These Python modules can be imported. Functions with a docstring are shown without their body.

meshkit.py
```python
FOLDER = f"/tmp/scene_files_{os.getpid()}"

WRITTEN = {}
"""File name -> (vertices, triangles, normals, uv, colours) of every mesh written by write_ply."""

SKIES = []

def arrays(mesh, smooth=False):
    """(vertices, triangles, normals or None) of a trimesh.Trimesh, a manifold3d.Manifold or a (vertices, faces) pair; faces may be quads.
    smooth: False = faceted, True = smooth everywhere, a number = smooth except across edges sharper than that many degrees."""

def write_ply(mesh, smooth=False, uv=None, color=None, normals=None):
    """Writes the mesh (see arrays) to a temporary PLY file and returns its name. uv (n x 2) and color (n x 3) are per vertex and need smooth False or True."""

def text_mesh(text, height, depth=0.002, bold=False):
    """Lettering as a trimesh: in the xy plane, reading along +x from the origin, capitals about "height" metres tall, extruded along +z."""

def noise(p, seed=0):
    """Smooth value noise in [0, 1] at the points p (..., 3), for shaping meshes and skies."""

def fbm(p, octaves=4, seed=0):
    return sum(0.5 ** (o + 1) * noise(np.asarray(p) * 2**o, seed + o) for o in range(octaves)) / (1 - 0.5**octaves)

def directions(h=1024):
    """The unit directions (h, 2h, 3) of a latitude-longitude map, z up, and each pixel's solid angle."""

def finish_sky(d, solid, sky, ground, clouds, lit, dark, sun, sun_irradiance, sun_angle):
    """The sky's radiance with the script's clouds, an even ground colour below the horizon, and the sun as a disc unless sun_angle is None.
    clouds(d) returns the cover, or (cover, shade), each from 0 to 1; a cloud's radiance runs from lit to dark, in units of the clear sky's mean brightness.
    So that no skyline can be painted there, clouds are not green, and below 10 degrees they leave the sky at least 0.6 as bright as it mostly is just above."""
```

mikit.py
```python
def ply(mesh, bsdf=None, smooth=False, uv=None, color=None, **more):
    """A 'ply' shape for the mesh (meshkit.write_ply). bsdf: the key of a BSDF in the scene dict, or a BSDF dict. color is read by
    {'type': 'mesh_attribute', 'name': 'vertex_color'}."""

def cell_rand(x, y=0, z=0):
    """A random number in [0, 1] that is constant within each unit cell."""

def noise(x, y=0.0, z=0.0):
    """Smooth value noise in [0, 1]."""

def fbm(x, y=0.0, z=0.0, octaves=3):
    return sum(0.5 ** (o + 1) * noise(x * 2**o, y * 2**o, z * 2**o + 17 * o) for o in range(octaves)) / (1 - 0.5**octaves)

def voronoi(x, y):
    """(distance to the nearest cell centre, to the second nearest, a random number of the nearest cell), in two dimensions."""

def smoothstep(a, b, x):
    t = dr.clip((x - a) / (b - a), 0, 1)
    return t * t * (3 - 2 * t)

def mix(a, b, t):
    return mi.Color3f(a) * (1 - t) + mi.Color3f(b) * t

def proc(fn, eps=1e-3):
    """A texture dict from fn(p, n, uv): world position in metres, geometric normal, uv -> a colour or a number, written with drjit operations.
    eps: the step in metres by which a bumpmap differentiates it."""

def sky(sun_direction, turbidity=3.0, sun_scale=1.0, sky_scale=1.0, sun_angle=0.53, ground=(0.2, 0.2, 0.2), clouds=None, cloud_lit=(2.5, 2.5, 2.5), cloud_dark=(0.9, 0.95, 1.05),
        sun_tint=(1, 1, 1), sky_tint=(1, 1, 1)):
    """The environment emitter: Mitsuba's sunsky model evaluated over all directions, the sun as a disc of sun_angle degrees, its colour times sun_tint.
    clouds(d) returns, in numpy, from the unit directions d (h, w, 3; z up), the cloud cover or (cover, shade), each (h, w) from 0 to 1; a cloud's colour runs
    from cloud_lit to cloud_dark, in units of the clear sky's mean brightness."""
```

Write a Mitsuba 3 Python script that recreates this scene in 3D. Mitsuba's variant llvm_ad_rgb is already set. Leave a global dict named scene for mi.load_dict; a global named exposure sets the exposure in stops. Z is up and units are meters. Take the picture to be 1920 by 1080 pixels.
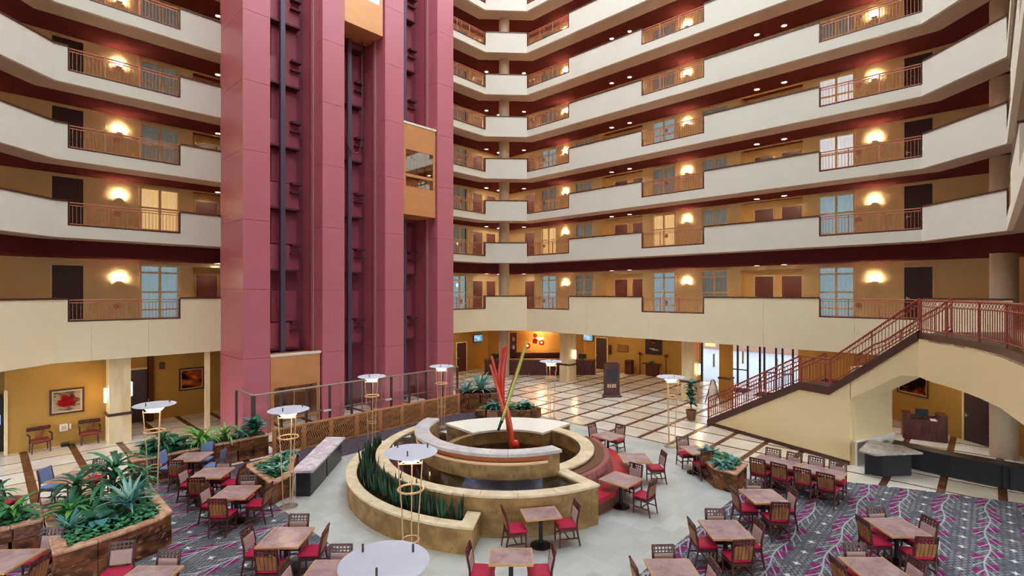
import math, random
import numpy as np, trimesh, mitsuba as mi, drjit as dr
import mikit, meshkit
from mikit import noise, fbm, voronoi, cell_rand, smoothstep, mix
from shapely.geometry import Polygon, LineString, box as sbox, Point
from shapely.ops import unary_union

T = mi.ScalarTransform4f
random.seed(11)
rng = np.random.default_rng(11)
scene, labels = {}, {}
PI = math.pi

# ------------------------------------------------------------------ camera, sky, exposure
CAM = np.array([0.0, 0.0, 5.8])
FW = np.array([0.7254, 0.688]) / np.hypot(0.7254, 0.688)
RT = np.array([FW[1], -FW[0]])
scene['camera'] = {'type': 'perspective', 'fov': math.degrees(2 * math.atan(960 / 940)), 'fov_axis': 'x', 'near_clip': 0.1, 'far_clip': 500.0,
                   'principal_point_offset_y': -9 / 1080,
                   'to_world': T().look_at(origin=CAM.tolist(), target=[float(FW[0]), float(FW[1]), 5.8], up=[0, 0, 1])}


def overcast(d):
    return np.ones(d.shape[:2]), np.zeros(d.shape[:2])


scene['sky'] = mikit.sky((0.3, 0.2, 0.9), sun_scale=0.0, sky_scale=8.8, clouds=overcast, sky_tint=(0.88, 1.0, 1.08), cloud_lit=(0.90, 1.0, 1.06), ground=(0.3, 0.3, 0.3))
scene['sky']['sampling_weight'] = 40.0
SKY_SCALE = 1.0
exposure = 2.0


# ------------------------------------------------------------------ materials
def lin(*c):
    c = c[0] if len(c) == 1 else c
    return [((x / 255 + 0.055) / 1.055) ** 2.4 if x > 10 else x / 255 / 12.92 for x in c]


def rgb(c):
    return {'type': 'rgb', 'value': c}


def mat(name, color, rough=None, metal=0.0, spec=0.5, bump=None, coat=0.0):
    col = color if isinstance(color, dict) else rgb(lin(color))
    if rough is None:
        b = {'type': 'diffuse', 'reflectance': col}
    else:
        b = {'type': 'principled', 'base_color': col, 'roughness': float(rough), 'metallic': float(metal), 'specular': float(spec)}
        if coat:
            b['clearcoat'] = float(coat); b['clearcoat_gloss'] = 0.9
    if bump is not None:
        b = {'type': 'bumpmap', 'arbitrary': {**mikit.proc(bump[0], eps=bump[2] if len(bump) > 2 else 1e-3)}, 'scale': bump[1], 'bsdf': b}
    scene[name] = {'type': 'twosided', 'bsdf': b}
    return name


def L3(c):
    return mi.Color3f(*lin(c))


def marble_fn(c0, c1, s, vein=0.5):
    a, b = lin(c0), lin(c1)

    def f(p, n, uv):
        v = fbm(p.x * s, p.y * s, p.z * s, 4)
        w = dr.abs(fbm(p.x * s * 1.7 + 9, p.y * s * 1.7, p.z * s * 1.7 + 4, 4) - 0.5) * 2
        return mix(a, b, dr.clip(smoothstep(0.3, 0.7, v) * (1 - vein) + vein * (1 - smoothstep(0.0, 0.25, w)), 0, 1))
    return mikit.proc(f)


def speck_fn(c0, c1, s):
    a, b = lin(c0), lin(c1)

    def f(p, n, uv):
        return mix(a, b, fbm(p.x * s, p.y * s, p.z * s, 3))
    return mikit.proc(f)


def wood_fn(c0, c1, s=14.0):
    a, b = lin(c0), lin(c1)

    def f(p, n, uv):
        g = fbm(p.x * s, p.y * s, p.z * s * 0.15, 3)
        return mix(a, b, smoothstep(0.25, 0.75, g))
    return mikit.proc(f)


def rock_fn(p, n, uv):
    u = p.x + p.y * 0.7
    w = p.y * 0.7 - p.x * 0.4 + p.z
    v = fbm(p.x * 3.1, p.y * 3.1, p.z * 4.0, 4)
    k = fbm(p.x * 9 + 5, p.y * 9, p.z * 12, 3)
    c = mix(lin((56, 28, 22)), lin((136, 82, 52)), smoothstep(0.3, 0.7, v))
    c = mix(c, lin((176, 126, 104)), smoothstep(0.58, 0.75, k) * 0.7)
    return mix(c, lin((92, 70, 30)), smoothstep(0.55, 0.7, fbm(p.x * 2 + 30, p.y * 2, p.z * 2, 2)) * 0.6)


def carpet_fn(p, n, uv):
    a, b = p.x, p.y
    base = mix(lin((84, 86, 94)), lin((114, 114, 120)), noise(a * 18, b * 18))
    # fine zig-zag weave
    tri = dr.abs(a * 7.0 - dr.floor(a * 7.0) - 0.5)
    q = b * 9.0 + tri * 1.2
    zz = dr.abs(q - dr.floor(q) - 0.5)
    zmask = (1 - smoothstep(0.06, 0.13, zz)) * smoothstep(0.35, 0.6, noise(a * 3.1, b * 3.1 + 7))
    c = mix(base, lin((168, 166, 172)), zmask * 0.75)
    dk = (1 - smoothstep(0.38, 0.5, dr.abs(zz - 0.5) + 0.3)) * 0.5
    c = mix(c, lin((58, 56, 64)), smoothstep(0.38, 0.48, zz) * 0.7)
    # vines running along x, one lane every 0.85 m
    lane = dr.floor(b / 0.85 + 0.5)
    db = b - lane * 0.85 + 0.05 * dr.sin(a * 3.3 + lane * 2.1)
    s = a * 2.6 + cell_rand(lane, 3, 1) * 5
    fr = s - dr.floor(s)
    side = dr.select(cell_rand(dr.floor(s), lane, 2) > 0.5, 1.0, -1.0)
    blob = dr.square((fr - 0.5) / 0.42) + dr.square((db * side - 0.13) / 0.1)
    edge = fbm(a * 16, b * 16, 3.0, 2)
    leaf = smoothstep(1.25, 0.7, blob + (edge - 0.5) * 1.1)
    c = mix(c, mix(lin((104, 22, 80)), lin((152, 52, 116)), noise(a * 30, b * 30)), leaf * 0.9)
    stem = 1 - smoothstep(0.008, 0.022, dr.abs(db))
    br = dr.abs(dr.abs(db) - (1 - fr) * 0.2)
    branch = (1 - smoothstep(0.008, 0.02, br)) * smoothstep(0.24, 0.2, dr.abs(db))
    c = mix(c, lin((186, 182, 190)), dr.maximum(stem, branch) * 0.85)
    # small four-pointed stars between the lanes
    lb = dr.floor(b / 0.85)
    sb = b - (lb + 0.5) * 0.85
    s2 = a / 0.63 + cell_rand(lb, 9, 4)
    sa = (s2 - dr.floor(s2) - 0.5) * 0.63
    star = dr.sqrt(dr.abs(sa) + 1e-5) + dr.sqrt(dr.abs(sb) + 1e-5)
    c = mix(c, lin((214, 210, 214)), (1 - smoothstep(0.33, 0.39, star)) * 0.95)
    return c


def limestone_fn(p, n, uv):
    s = 0.46
    u, v = p.x / s, p.y / s
    iu, iv = dr.floor(u), dr.floor(v)
    fu, fv = dr.abs(u - iu - 0.5), dr.abs(v - iv - 0.5)
    joint = smoothstep(0.482, 0.495, dr.maximum(fu, fv))
    c = mix(lin((172, 175, 170)), lin((192, 194, 190)), cell_rand(iu, iv, 5) * 0.6 + 0.4 * fbm(p.x * 3, p.y * 3, 0.0, 3))
    return mix(c, lin((178, 172, 156)), joint * 0.6)


def sand_fn(p, n, uv):
    v = fbm(p.x * 2.5, p.y * 2.5, p.z * 2.5, 4)
    w = fbm(p.x * 14, p.y * 14, p.z * 5, 3)
    return mix(mix(lin((138, 108, 64)), lin((172, 138, 90)), smoothstep(0.3, 0.7, v)), lin((118, 90, 52)), smoothstep(0.55, 0.8, w) * 0.5)


def paint_a_fn(p, n, uv):
    u = p.x * 2.2
    c = mix(lin((120, 104, 84)), lin((190, 176, 150)), fbm(u, p.z * 9, 2.0, 3))
    r = dr.square((p.x - 2.2) / 0.28) + dr.square((p.z - 1.66) / 0.26)
    c = mix(c, lin((150, 24, 26)), smoothstep(1.4, 0.6, r + (fbm(p.x * 8, p.z * 20, 1.0, 3) - 0.5) * 1.6))
    return mix(c, lin((58, 38, 36)), smoothstep(0.55, 0.68, fbm(p.x * 6 + 4, p.z * 16, 5.0, 3)) * 0.7)


def paint_b_fn(p, n, uv):
    v = fbm(p.x * 2.4 + p.z * 1.3, p.y * 2.4 + 3, p.z * 2.6, 3)
    c = mix(lin((38, 20, 22)), lin((170, 72, 26)), smoothstep(0.4, 0.62, v))
    return mix(c, lin((224, 150, 84)), smoothstep(0.62, 0.75, v))


CREAM = mat('m_cream', (222, 218, 204), 0.55, spec=0.3)
mat('m_cream_band', (240, 228, 194), 0.55, spec=0.3)  # cream with the warm light from below put into the colour
CREAMW = mat('m_cream_warm', (226, 205, 158), 0.55, spec=0.3)
SOFFIT = mat('m_soffit', (196, 178, 170))
MAROON = mat('m_maroon', (98, 48, 50))
CAP = mat('m_cap', (74, 44, 36), 0.35)
TAN = mat('m_tan_wall', (240, 216, 168))
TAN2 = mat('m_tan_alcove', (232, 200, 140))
OCHRE = mat('m_ochre_wall', (190, 148, 80))
LOBCEIL = mat('m_lobby_ceiling', (190, 150, 84))
BEAM = mat('m_brown_beam', (92, 56, 38))
BOUNCE = mat('m_corridor_carpet', (200, 170, 136))  # pale tone chosen to bounce sky light into the galleries
RAIL = mat('m_rail_metal', (196, 124, 96), 0.4, 0.25)
STAIRRAIL = mat('m_stair_metal', (156, 72, 58), 0.4, 0.15)
DOOR = mat('m_door', (86, 40, 38), 0.4)
DOORDK = mat('m_door_dark', (66, 48, 50), 0.45)
FRAME = mat('m_frame', (238, 216, 172), 0.5)
SHEER = mat('m_sheer_grey', (170, 178, 176))
SHEERC = mat('m_sheer_blue', (150, 176, 190))
SHEERW = mat('m_sheer_warm', (226, 206, 160))
BLIND = mat('m_blind_white', (226, 228, 230))
BACKING = mat('m_room_dark', (70, 62, 58))  # dark backing that stands in for unlit rooms
RED = mat('m_tower_red', (194, 108, 122), 0.38, spec=0.6)
REDDK = mat('m_shaft_red', (158, 76, 92), 0.5)
REDSH = mat('m_shaft_dark', (134, 62, 80), 0.5)
STEEL = mat('m_guide_steel', (96, 84, 104), 0.4, 0.3)
BRKT = mat('m_bracket', (84, 40, 52), 0.5)
GUIDE = mat('m_guide_light', (190, 160, 150), 0.35, 0.3)
COPPER = mat('m_copper_panel', speck_fn((204, 140, 88), (216, 156, 106), 3.0), 0.32, 0.25)
WHITE = mat('m_white_trim', (236, 232, 224), 0.4)
WOODIN = mat('m_car_wood', wood_fn((176, 112, 48), (206, 146, 72)), 0.4)
COLUMN = mat('m_column', (186, 164, 140), 0.5)
PIER = mat('m_pier_stone', wood_fn((222, 196, 146), (240, 220, 180), 5.0), 0.5)
STRIP = mat('m_brown_marble', marble_fn((74, 42, 28), (116, 72, 48), 5.0), 0.3, coat=0.0)
TILES = [mat('m_tile_%d' % i, marble_fn(c0, c1, 1.6, 0.25), 0.2, spec=0.5) for i, (c0, c1) in enumerate([((204, 194, 176), (218, 210, 196)), ((198, 184, 164), (212, 200, 182)), ((210, 202, 188), (222, 215, 204))])]
LIME = mat('m_limestone', mikit.proc(limestone_fn), 0.4, spec=0.35)
CARPET = mat('m_carpet', mikit.proc(carpet_fn))
CARPETB = mat('m_carpet_plain', speck_fn((70, 62, 70), (104, 92, 104), 16.0))
SAND = mat('m_sandstone', mikit.proc(sand_fn), 0.5, spec=0.3)
SANDCAP = mat('m_sandstone_cap', marble_fn((206, 186, 148), (228, 212, 180), 4.0, 0.2), 0.45)
MARBLEW = mat('m_white_marble', marble_fn((214, 208, 206), (190, 184, 188), 3.0, 0.5), 0.22)
MARBLEG = mat('m_grey_marble', marble_fn((230, 222, 230), (164, 154, 166), 5.0, 0.55), 0.22)
MARBLES = mat('m_serving_marble', marble_fn((178, 168, 160), (126, 118, 114), 5.0, 0.5), 0.25)
MARBLEP = mat('m_table_marble', marble_fn((172, 144, 144), (146, 116, 118), 4.0, 0.35), 0.28)
TABEDGE = mat('m_table_edge', (196, 148, 100), 0.45)
BRONZE = mat('m_bronze_tube', (240, 196, 154), 0.3, 0.2)
COPPERB = mat('m_copper_band', (176, 100, 48), 0.4, 0.2)
POND = mat('m_pool_tile', (52, 80, 120), 0.4)  # blue stands in for the sky reflected on the water
DECKW = mat('m_deck_stone', (232, 228, 216), 0.4)
BLACK = mat('m_black', (24, 20, 22), 0.35)
BLACKM = mat('m_black_matte', (26, 24, 26), 0.8)
ROCK = mat('m_rock', mikit.proc(rock_fn), 0.7, spec=0.3)
ROCKB = mat('m_rock_light', marble_fn((150, 104, 84), (92, 58, 46), 7.0, 0.4), 0.6)
ROCKCAP = mat('m_rock_cap', marble_fn((206, 168, 140), (168, 112, 84), 4.0, 0.4), 0.5)
SOIL = mat('m_soil', speck_fn((46, 32, 24), (70, 52, 38), 20.0))
WOODDK = mat('m_chair_wood', wood_fn((60, 26, 22), (88, 42, 34)), 0.35)
SLAT = mat('m_chair_slat', wood_fn((126, 80, 44), (160, 106, 62)), 0.45)
FABRIC = mat('m_chair_fabric', (178, 150, 146))
CUSHION = mat('m_red_vinyl', (176, 28, 66), 0.35, spec=0.5)
BLUE = mat('m_blue_fabric', (108, 130, 172), 0.6)
BOOTHRED = mat('m_booth_red', (172, 32, 52), 0.4)
BOOTHBACK = mat('m_booth_tufted', (150, 84, 84), 0.45)
BOOTHDK = mat('m_booth_brown', (104, 66, 48), 0.5)
LAMPWHITE = mat('m_lamp_dish', (200, 202, 216), 0.35)
LAMPPOLE = mat('m_lamp_pole', (222, 186, 144), 0.35, 0.3)
RAILGREY = mat('m_rail_grey', (160, 142, 134), 0.35, 0.5)
POSTGREY = mat('m_post_grey', (92, 74, 72), 0.4, 0.4)
FENCE = mat('m_fence_bronze', (200, 144, 98), 0.4, 0.2)
FENCEBACK = mat('m_fence_back', (92, 50, 34), 0.5)
CHERRY = mat('m_cherry_wood', wood_fn((70, 30, 26), (98, 46, 38)), 0.35)
GREEN = [mat('m_leaf_%d' % i, c, 0.4, spec=0.4) for i, c in enumerate([(66, 132, 88), (96, 156, 72), (72, 132, 132), (40, 98, 68), (130, 172, 158), (40, 62, 48)])]
GLASSRED = mat('m_glass_red', (232, 52, 40), 0.15, spec=0.7, coat=0.6)
GLASSORG = mat('m_glass_orange', (236, 96, 66), 0.15, spec=0.7, coat=0.6)
GLASSYEL = mat('m_glass_yellow', (214, 220, 120), 0.15, spec=0.7, coat=0.6)
GLASSGRN = mat('m_glass_green', (56, 92, 44), 0.15, spec=0.7)
GLASSAMB = mat('m_glass_amber', (140, 92, 40), 0.15, spec=0.7)
CHROME = mat('m_chrome', (210, 206, 200), 0.25, 0.8)
POT = mat('m_pot', (122, 84, 54), 0.6)
PAINTA = mat('m_painting_red', mikit.proc(paint_a_fn))
PAINTB = mat('m_painting_fire', mikit.proc(paint_b_fn))
MATTE = mat('m_picture_mat', (206, 184, 150))
PAVE = mat('m_pavement', (170, 172, 178))
scene['m_pane'] = {'type': 'thindielectric', 'int_ior': 1.5}
scene['m_tint'] = {'type': 'thindielectric', 'int_ior': 1.5, 'specular_transmittance': rgb([0.82, 0.86, 0.9])}
scene['m_mirror_pane'] = {'type': 'blendbsdf', 'weight': 0.35, 'a': {'type': 'thindielectric', 'int_ior': 1.5}, 'b': {'type': 'conductor', 'material': 'Ag'}}
scene['m_water'] = {'type': 'dielectric', 'int_ior': 1.33}
PANE, WATER = 'm_pane', 'm_water'


# ------------------------------------------------------------------ mesh helpers
def bx(x0, x1, y0, y1, z0, z1):
    v = np.array([[x, y, z] for x in (x0, x1) for y in (y0, y1) for z in (z0, z1)], float)
    f = np.array([[0, 1, 3], [0, 3, 2], [4, 6, 7], [4, 7, 5], [0, 4, 5], [0, 5, 1], [2, 3, 7], [2, 7, 6], [0, 2, 6], [0, 6, 4], [1, 5, 7], [1, 7, 3]])
    return v, f


def rot(m, ang=0.0, at=(0, 0, 0), tilt=None):
    v, f = m
    v = np.array(v, float)
    if tilt is not None:   # (axis, angle)
        R = trimesh.transformations.rotation_matrix(tilt[1], tilt[0])[:3, :3]
        v = v @ R.T
    c, s = math.cos(ang), math.sin(ang)
    v = v @ np.array([[c, s, 0], [-s, c, 0], [0, 0, 1]])
    return v + np.array(at, float), f


def join(ms):
    V, Fs, k = [], [], 0
    for v, f in ms:
        V.append(v); Fs.append(np.asarray(f) + k); k += len(v)
    return np.vstack(V), np.vstack(Fs)


def prism(poly, z0, z1):
    out = []
    for g in getattr(poly, 'geoms', [poly]):
        if g.is_empty or g.area < 1e-6 or g.geom_type != 'Polygon':
            continue
        m = trimesh.creation.extrude_polygon(g, z1 - z0, engine='earcut')
        out.append((np.array(m.vertices) + [0, 0, z0], np.array(m.faces)))
    return join(out)


def arc(c, r0, r1, a0, a1, z0, z1, n=32):
    t = np.radians(np.linspace(a0, a1, n + 1))
    V = []
    for r, z in ((r0, z0), (r1, z0), (r1, z1), (r0, z1)):
        V.append(np.stack([c[0] + r * np.cos(t), c[1] + r * np.sin(t), np.full(n + 1, z)], 1))
    V = np.vstack(V); m = n + 1
    Fs = []
    for k in range(4):
        A, B = k * m, ((k + 1) % 4) * m
        for i in range(n):
            Fs += [[A + i, B + i, B + i + 1], [A + i, B + i + 1, A + i + 1]]
    for i in (0, n):
        q = [i, m + i, 2 * m + i, 3 * m + i]
        Fs += [[q[0], q[1], q[2]], [q[0], q[2], q[3]]]
    return V, np.array(Fs)


def tube(path, r, sides=6, closed=False):
    p = np.asarray(path, float)
    n = len(p)
    r = np.broadcast_to(r, (n,))
    if closed:
        t = np.roll(p, -1, 0) - np.roll(p, 1, 0)
    else:
        t = np.gradient(p, axis=0)
    t /= np.linalg.norm(t, axis=1, keepdims=True) + 1e-12
    up = np.where(np.abs(t[:, 2:]) < 0.9, [[0, 0, 1.0]], [[1.0, 0, 0]])
    a = np.cross(t, up); a /= np.linalg.norm(a, axis=1, keepdims=True)
    b = np.cross(t, a)
    ang = np.arange(sides) * 2 * PI / sides
    v = (p[:, None] + r[:, None, None] * (np.cos(ang)[None, :, None] * a[:, None] + np.sin(ang)[None, :, None] * b[:, None])).reshape(-1, 3)
    Fs = []
    m = n if closed else n - 1
    for i in range(m):
        j = (i + 1) % n
        for k in range(sides):
            l = (k + 1) % sides
            Fs += [[i * sides + k, i * sides + l, j * sides + l], [i * sides + k, j * sides + l, j * sides + k]]
    if not closed:
        v = np.vstack([v, p[:1], p[-1:]])
        for k in range(sides):
            l = (k + 1) % sides
            Fs += [[n * sides, l, k], [n * sides + 1, (n - 1) * sides + k, (n - 1) * sides + l]]
    return v, np.array(Fs)


def lathe(prof, n=24, c=(0, 0)):
    prof = np.asarray(prof, float)
    t = np.arange(n) * 2 * PI / n
    V = np.vstack([np.stack([c[0] + r * np.cos(t), c[1] + r * np.sin(t), np.full(n, z)], 1) for r, z in prof])
    Fs = []
    for i in range(len(prof) - 1):
        for k in range(n):
            l = (k + 1) % n
            Fs += [[i * n + k, i * n + l, (i + 1) * n + l], [i * n + k, (i + 1) * n + l, (i + 1) * n + k]]
    return V, np.array(Fs)


def rbox(x0, x1, y0, y1, z0, z1, r=0.02):
    """Box with chamfered edges."""
    sx, sy, sz = (x1 - x0) / 2, (y1 - y0) / 2, (z1 - z0) / 2
    pts = []
    for ix in (-1, 1):
        for iy in (-1, 1):
            for iz in (-1, 1):
                pts += [[ix * (sx - r), iy * (sy - r), iz * sz], [ix * (sx - r), iy * sy, iz * (sz - r)], [ix * sx, iy * (sy - r), iz * (sz - r)]]
    h = trimesh.convex.convex_hull(np.array(pts))
    return np.array(h.vertices) + [(x0 + x1) / 2, (y0 + y1) / 2, (z0 + z1) / 2], np.array(h.faces)


def ribbon(pts, th, side=1.0):
    """Wall that stands on a polyline: pts rows (x, y, zlow, zhigh); thickness th to the left (side=1) of the walking direction."""
    p = np.asarray(pts, float)
    d = np.gradient(p[:, :2], axis=0); d /= np.linalg.norm(d, axis=1, keepdims=True)
    nrm = np.stack([-d[:, 1], d[:, 0]], 1) * side
    q = p[:, :2] + nrm * th
    n = len(p)
    V = np.vstack([np.column_stack([p[:, :2], p[:, 2]]), np.column_stack([p[:, :2], p[:, 3]]), np.column_stack([q, p[:, 3]]), np.column_stack([q, p[:, 2]])])
    Fs = []
    for k in range(4):
        A, B = k * n, ((k + 1) % 4) * n
        for i in range(n - 1):
            Fs += [[A + i, A + i + 1, B + i + 1], [A + i, B + i + 1, B + i]]
    for i in (0, n - 1):
        Fs += [[i, n + i, 2 * n + i], [i, 2 * n + i, 3 * n + i]]
    return V, np.array(Fs)


# ------------------------------------------------------------------ scene helpers
COUNT = {}


def numbered(name):
    k = COUNT.get(name, -1) + 1
    COUNT[name] = k
    return name if k == 0 else '%s_%03d' % (name, k)


def put(name, mesh, m, parent=None, smooth=False, **more):
    key = numbered(name if parent is None else parent + '__' + name)
    scene[key] = mikit.ply(mesh, m, smooth, **more)
    return key


def tag(key, label=None, cat=None, group=None, kind=None):
    d = labels.setdefault(key, {})
    for k, v in (('label', label), ('category', cat), ('group', group), ('kind', kind)):
        if v:
            d[k] = v
    return key


def thing(name, label, cat, group=None, kind=None):
    return tag(numbered(name), label, cat, group, kind)


def struct(name, mesh, m, label=None, smooth=False):
    return tag(put(name, mesh, m, None, smooth), label, None, None, 'structure')


class Proto:
    """A kind of thing: parts made once, placed many times."""
    def __init__(self):
        self.parts = []

    def add(self, name, mesh, m, smooth=False, kind=None, label=None, **more):
        self.parts.append((name, mikit.ply(mesh, m, smooth, **more), kind, label))
        return self

    def place(self, name, tw, label, cat=None, group=None, kind=None, swap=None):
        key = thing(name, label, cat, group, kind)
        for pn, d, kd, lb in self.parts:
            k = numbered(key + '__' + pn)
            scene[k] = {**d, 'to_world': tw}
            if swap and pn in swap:
                scene[k]['bsdf'] = {'type': 'ref', 'id': swap[pn]}
            if kd or lb:
                tag(k, lb, kind=kd)
        return key


def at(x, y, z=0.0, rz=0.0):
    return T().translate([float(x), float(y), float(z)]).rotate([0, 0, 1], float(rz))


def cam2w(X, Y):
    p = X * RT + Y * FW
    return float(p[0]), float(p[1])


YAW = math.degrees(math.atan2(FW[1], FW[0])) - 90.0   # rotation that maps local x,y to the camera's right and forward
ORD = {2: 'second', 3: 'third', 4: 'fourth', 5: 'fifth', 6: 'sixth', 7: 'seventh', 8: 'eighth', 9: 'ninth', 10: 'tenth'}
FL = {2: 4.55}
for k in range(3, 12):
    FL[k] = 8.1 + 2.8 * (k - 3)
TOP = 31.5


def emitter(radiance, weight=1.0):
    return {'emitter': {'type': 'area', 'radiance': {'type': 'rgb', 'value': [float(x) for x in radiance]}, 'sampling_weight': float(weight)}}


# ================================================================== BUILDING
# plan axes: x and y run along the two wings, the camera looks along their diagonal
RING = Polygon([(2.2, -0.45), (22.65, -0.45), (24.95, 1.85), (24.95, 22.3), (22.95, 24.2), (1.75, 24.15), (-0.5, 21.95), (-0.5, 2.2)])


def grow(d):
    return RING.buffer(d, join_style=2)


OUTER = sbox(-4.2, -4.2, 28.7, 28.0)
XR, YL = 27.8, 27.0            # corridor back walls of the right and the left wing
TOWER_X = [(7.10, 8.15), (10.40, 11.45), (13.60, 14.68), (16.83, 17.94)]
TOWER_Y = 21.5
OPEN_R = [(1.82, 5.30), (10.35, 13.82), (18.80, 22.28)]
OPEN_L = [(2.10, 5.60), (19.45, 22.93)]
OPEN_T = [(19.10, 22.58), (10.40, 13.90)]

# ---- floor of the lobby
floor = struct('floor', bx(-6, 33, -6, 30, -0.3, -0.012), STRIP, 'brown marble inlay strips under the tiles of the hotel lobby floor')
tag(put('stone_path', prism(sbox(5.5, 5.2, 18.0, 16.6).union(sbox(5.5, -3, 8.0, 5.21)).difference(sbox(5.4, -3.1, 8.1, 5.2)), -0.03, 0.0), LIME, floor), 'pale limestone paving around the fountain')

CARP_L = Polygon([(-4, 6.0), (5.5, 6.0), (5.5, 18.3), (3.2, 18.3), (-4, 19.6)])
CARP_R = Polygon([(2.0, -3.4), (2.0, 5.2), (17.2, 5.2), (18.15, 3.3), (18.6, 2.3), (19.1, 0.95), (19.65, -0.55), (20.2, -3.4)])
CARP_C = Polygon([(5.5, 16.6), (18.0, 16.6), (18.0, 18.0), (16.5, 18.4), (5.5, 18.4)])
k = put('carpet', prism(CARP_L.difference(CARP_R), -0.025, 0.004), CARPET)
tag(k, 'grey and purple patterned carpet under the dining tables left of the fountain', 'carpet')
k = put('carpet', prism(CARP_R, -0.025, 0.004), CARPET)
tag(k, 'grey carpet with purple vine pattern under the dining tables beside the stairs', 'carpet')
k = put('carpet', prism(CARP_C, -0.025, 0.004), CARPETB)
tag(k, 'plain dark purple carpet walk in front of the bronze elevator fence', 'carpet')

SOLID = unary_union([sbox(5.5, 5.2, 18.0, 16.6), CARP_L, CARP_R, CARP_C])
SOLIDT = SOLID.buffer(0.02, join_style=2)
cands = []


def lay(xs, ys, wx, wy, region):
    for i in range(len(xs) - 1):
        for j in range(len(ys) - 1):
            c = sbox(xs[i] + wx / 2, ys[j] + wy / 2, xs[i + 1] - wx / 2, ys[j + 1] - wy / 2)
            c = c.intersection(region).difference(SOLIDT)
            if c.is_empty or c.area < 0.02:
                continue
            for g in getattr(c, 'geoms', [c]):
                if g.geom_type == 'Polygon' and g.area > 0.02:
                    X = g.centroid.x * RT[0] + g.centroid.y * RT[1]; Y = g.centroid.x * FW[0] + g.centroid.y * FW[1]
                    vis = Y > 3 and abs(X / Y) < 1.06
                    cands.append((g.area / max(Y, 1) ** 3 if vis else -1.0, g))


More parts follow.
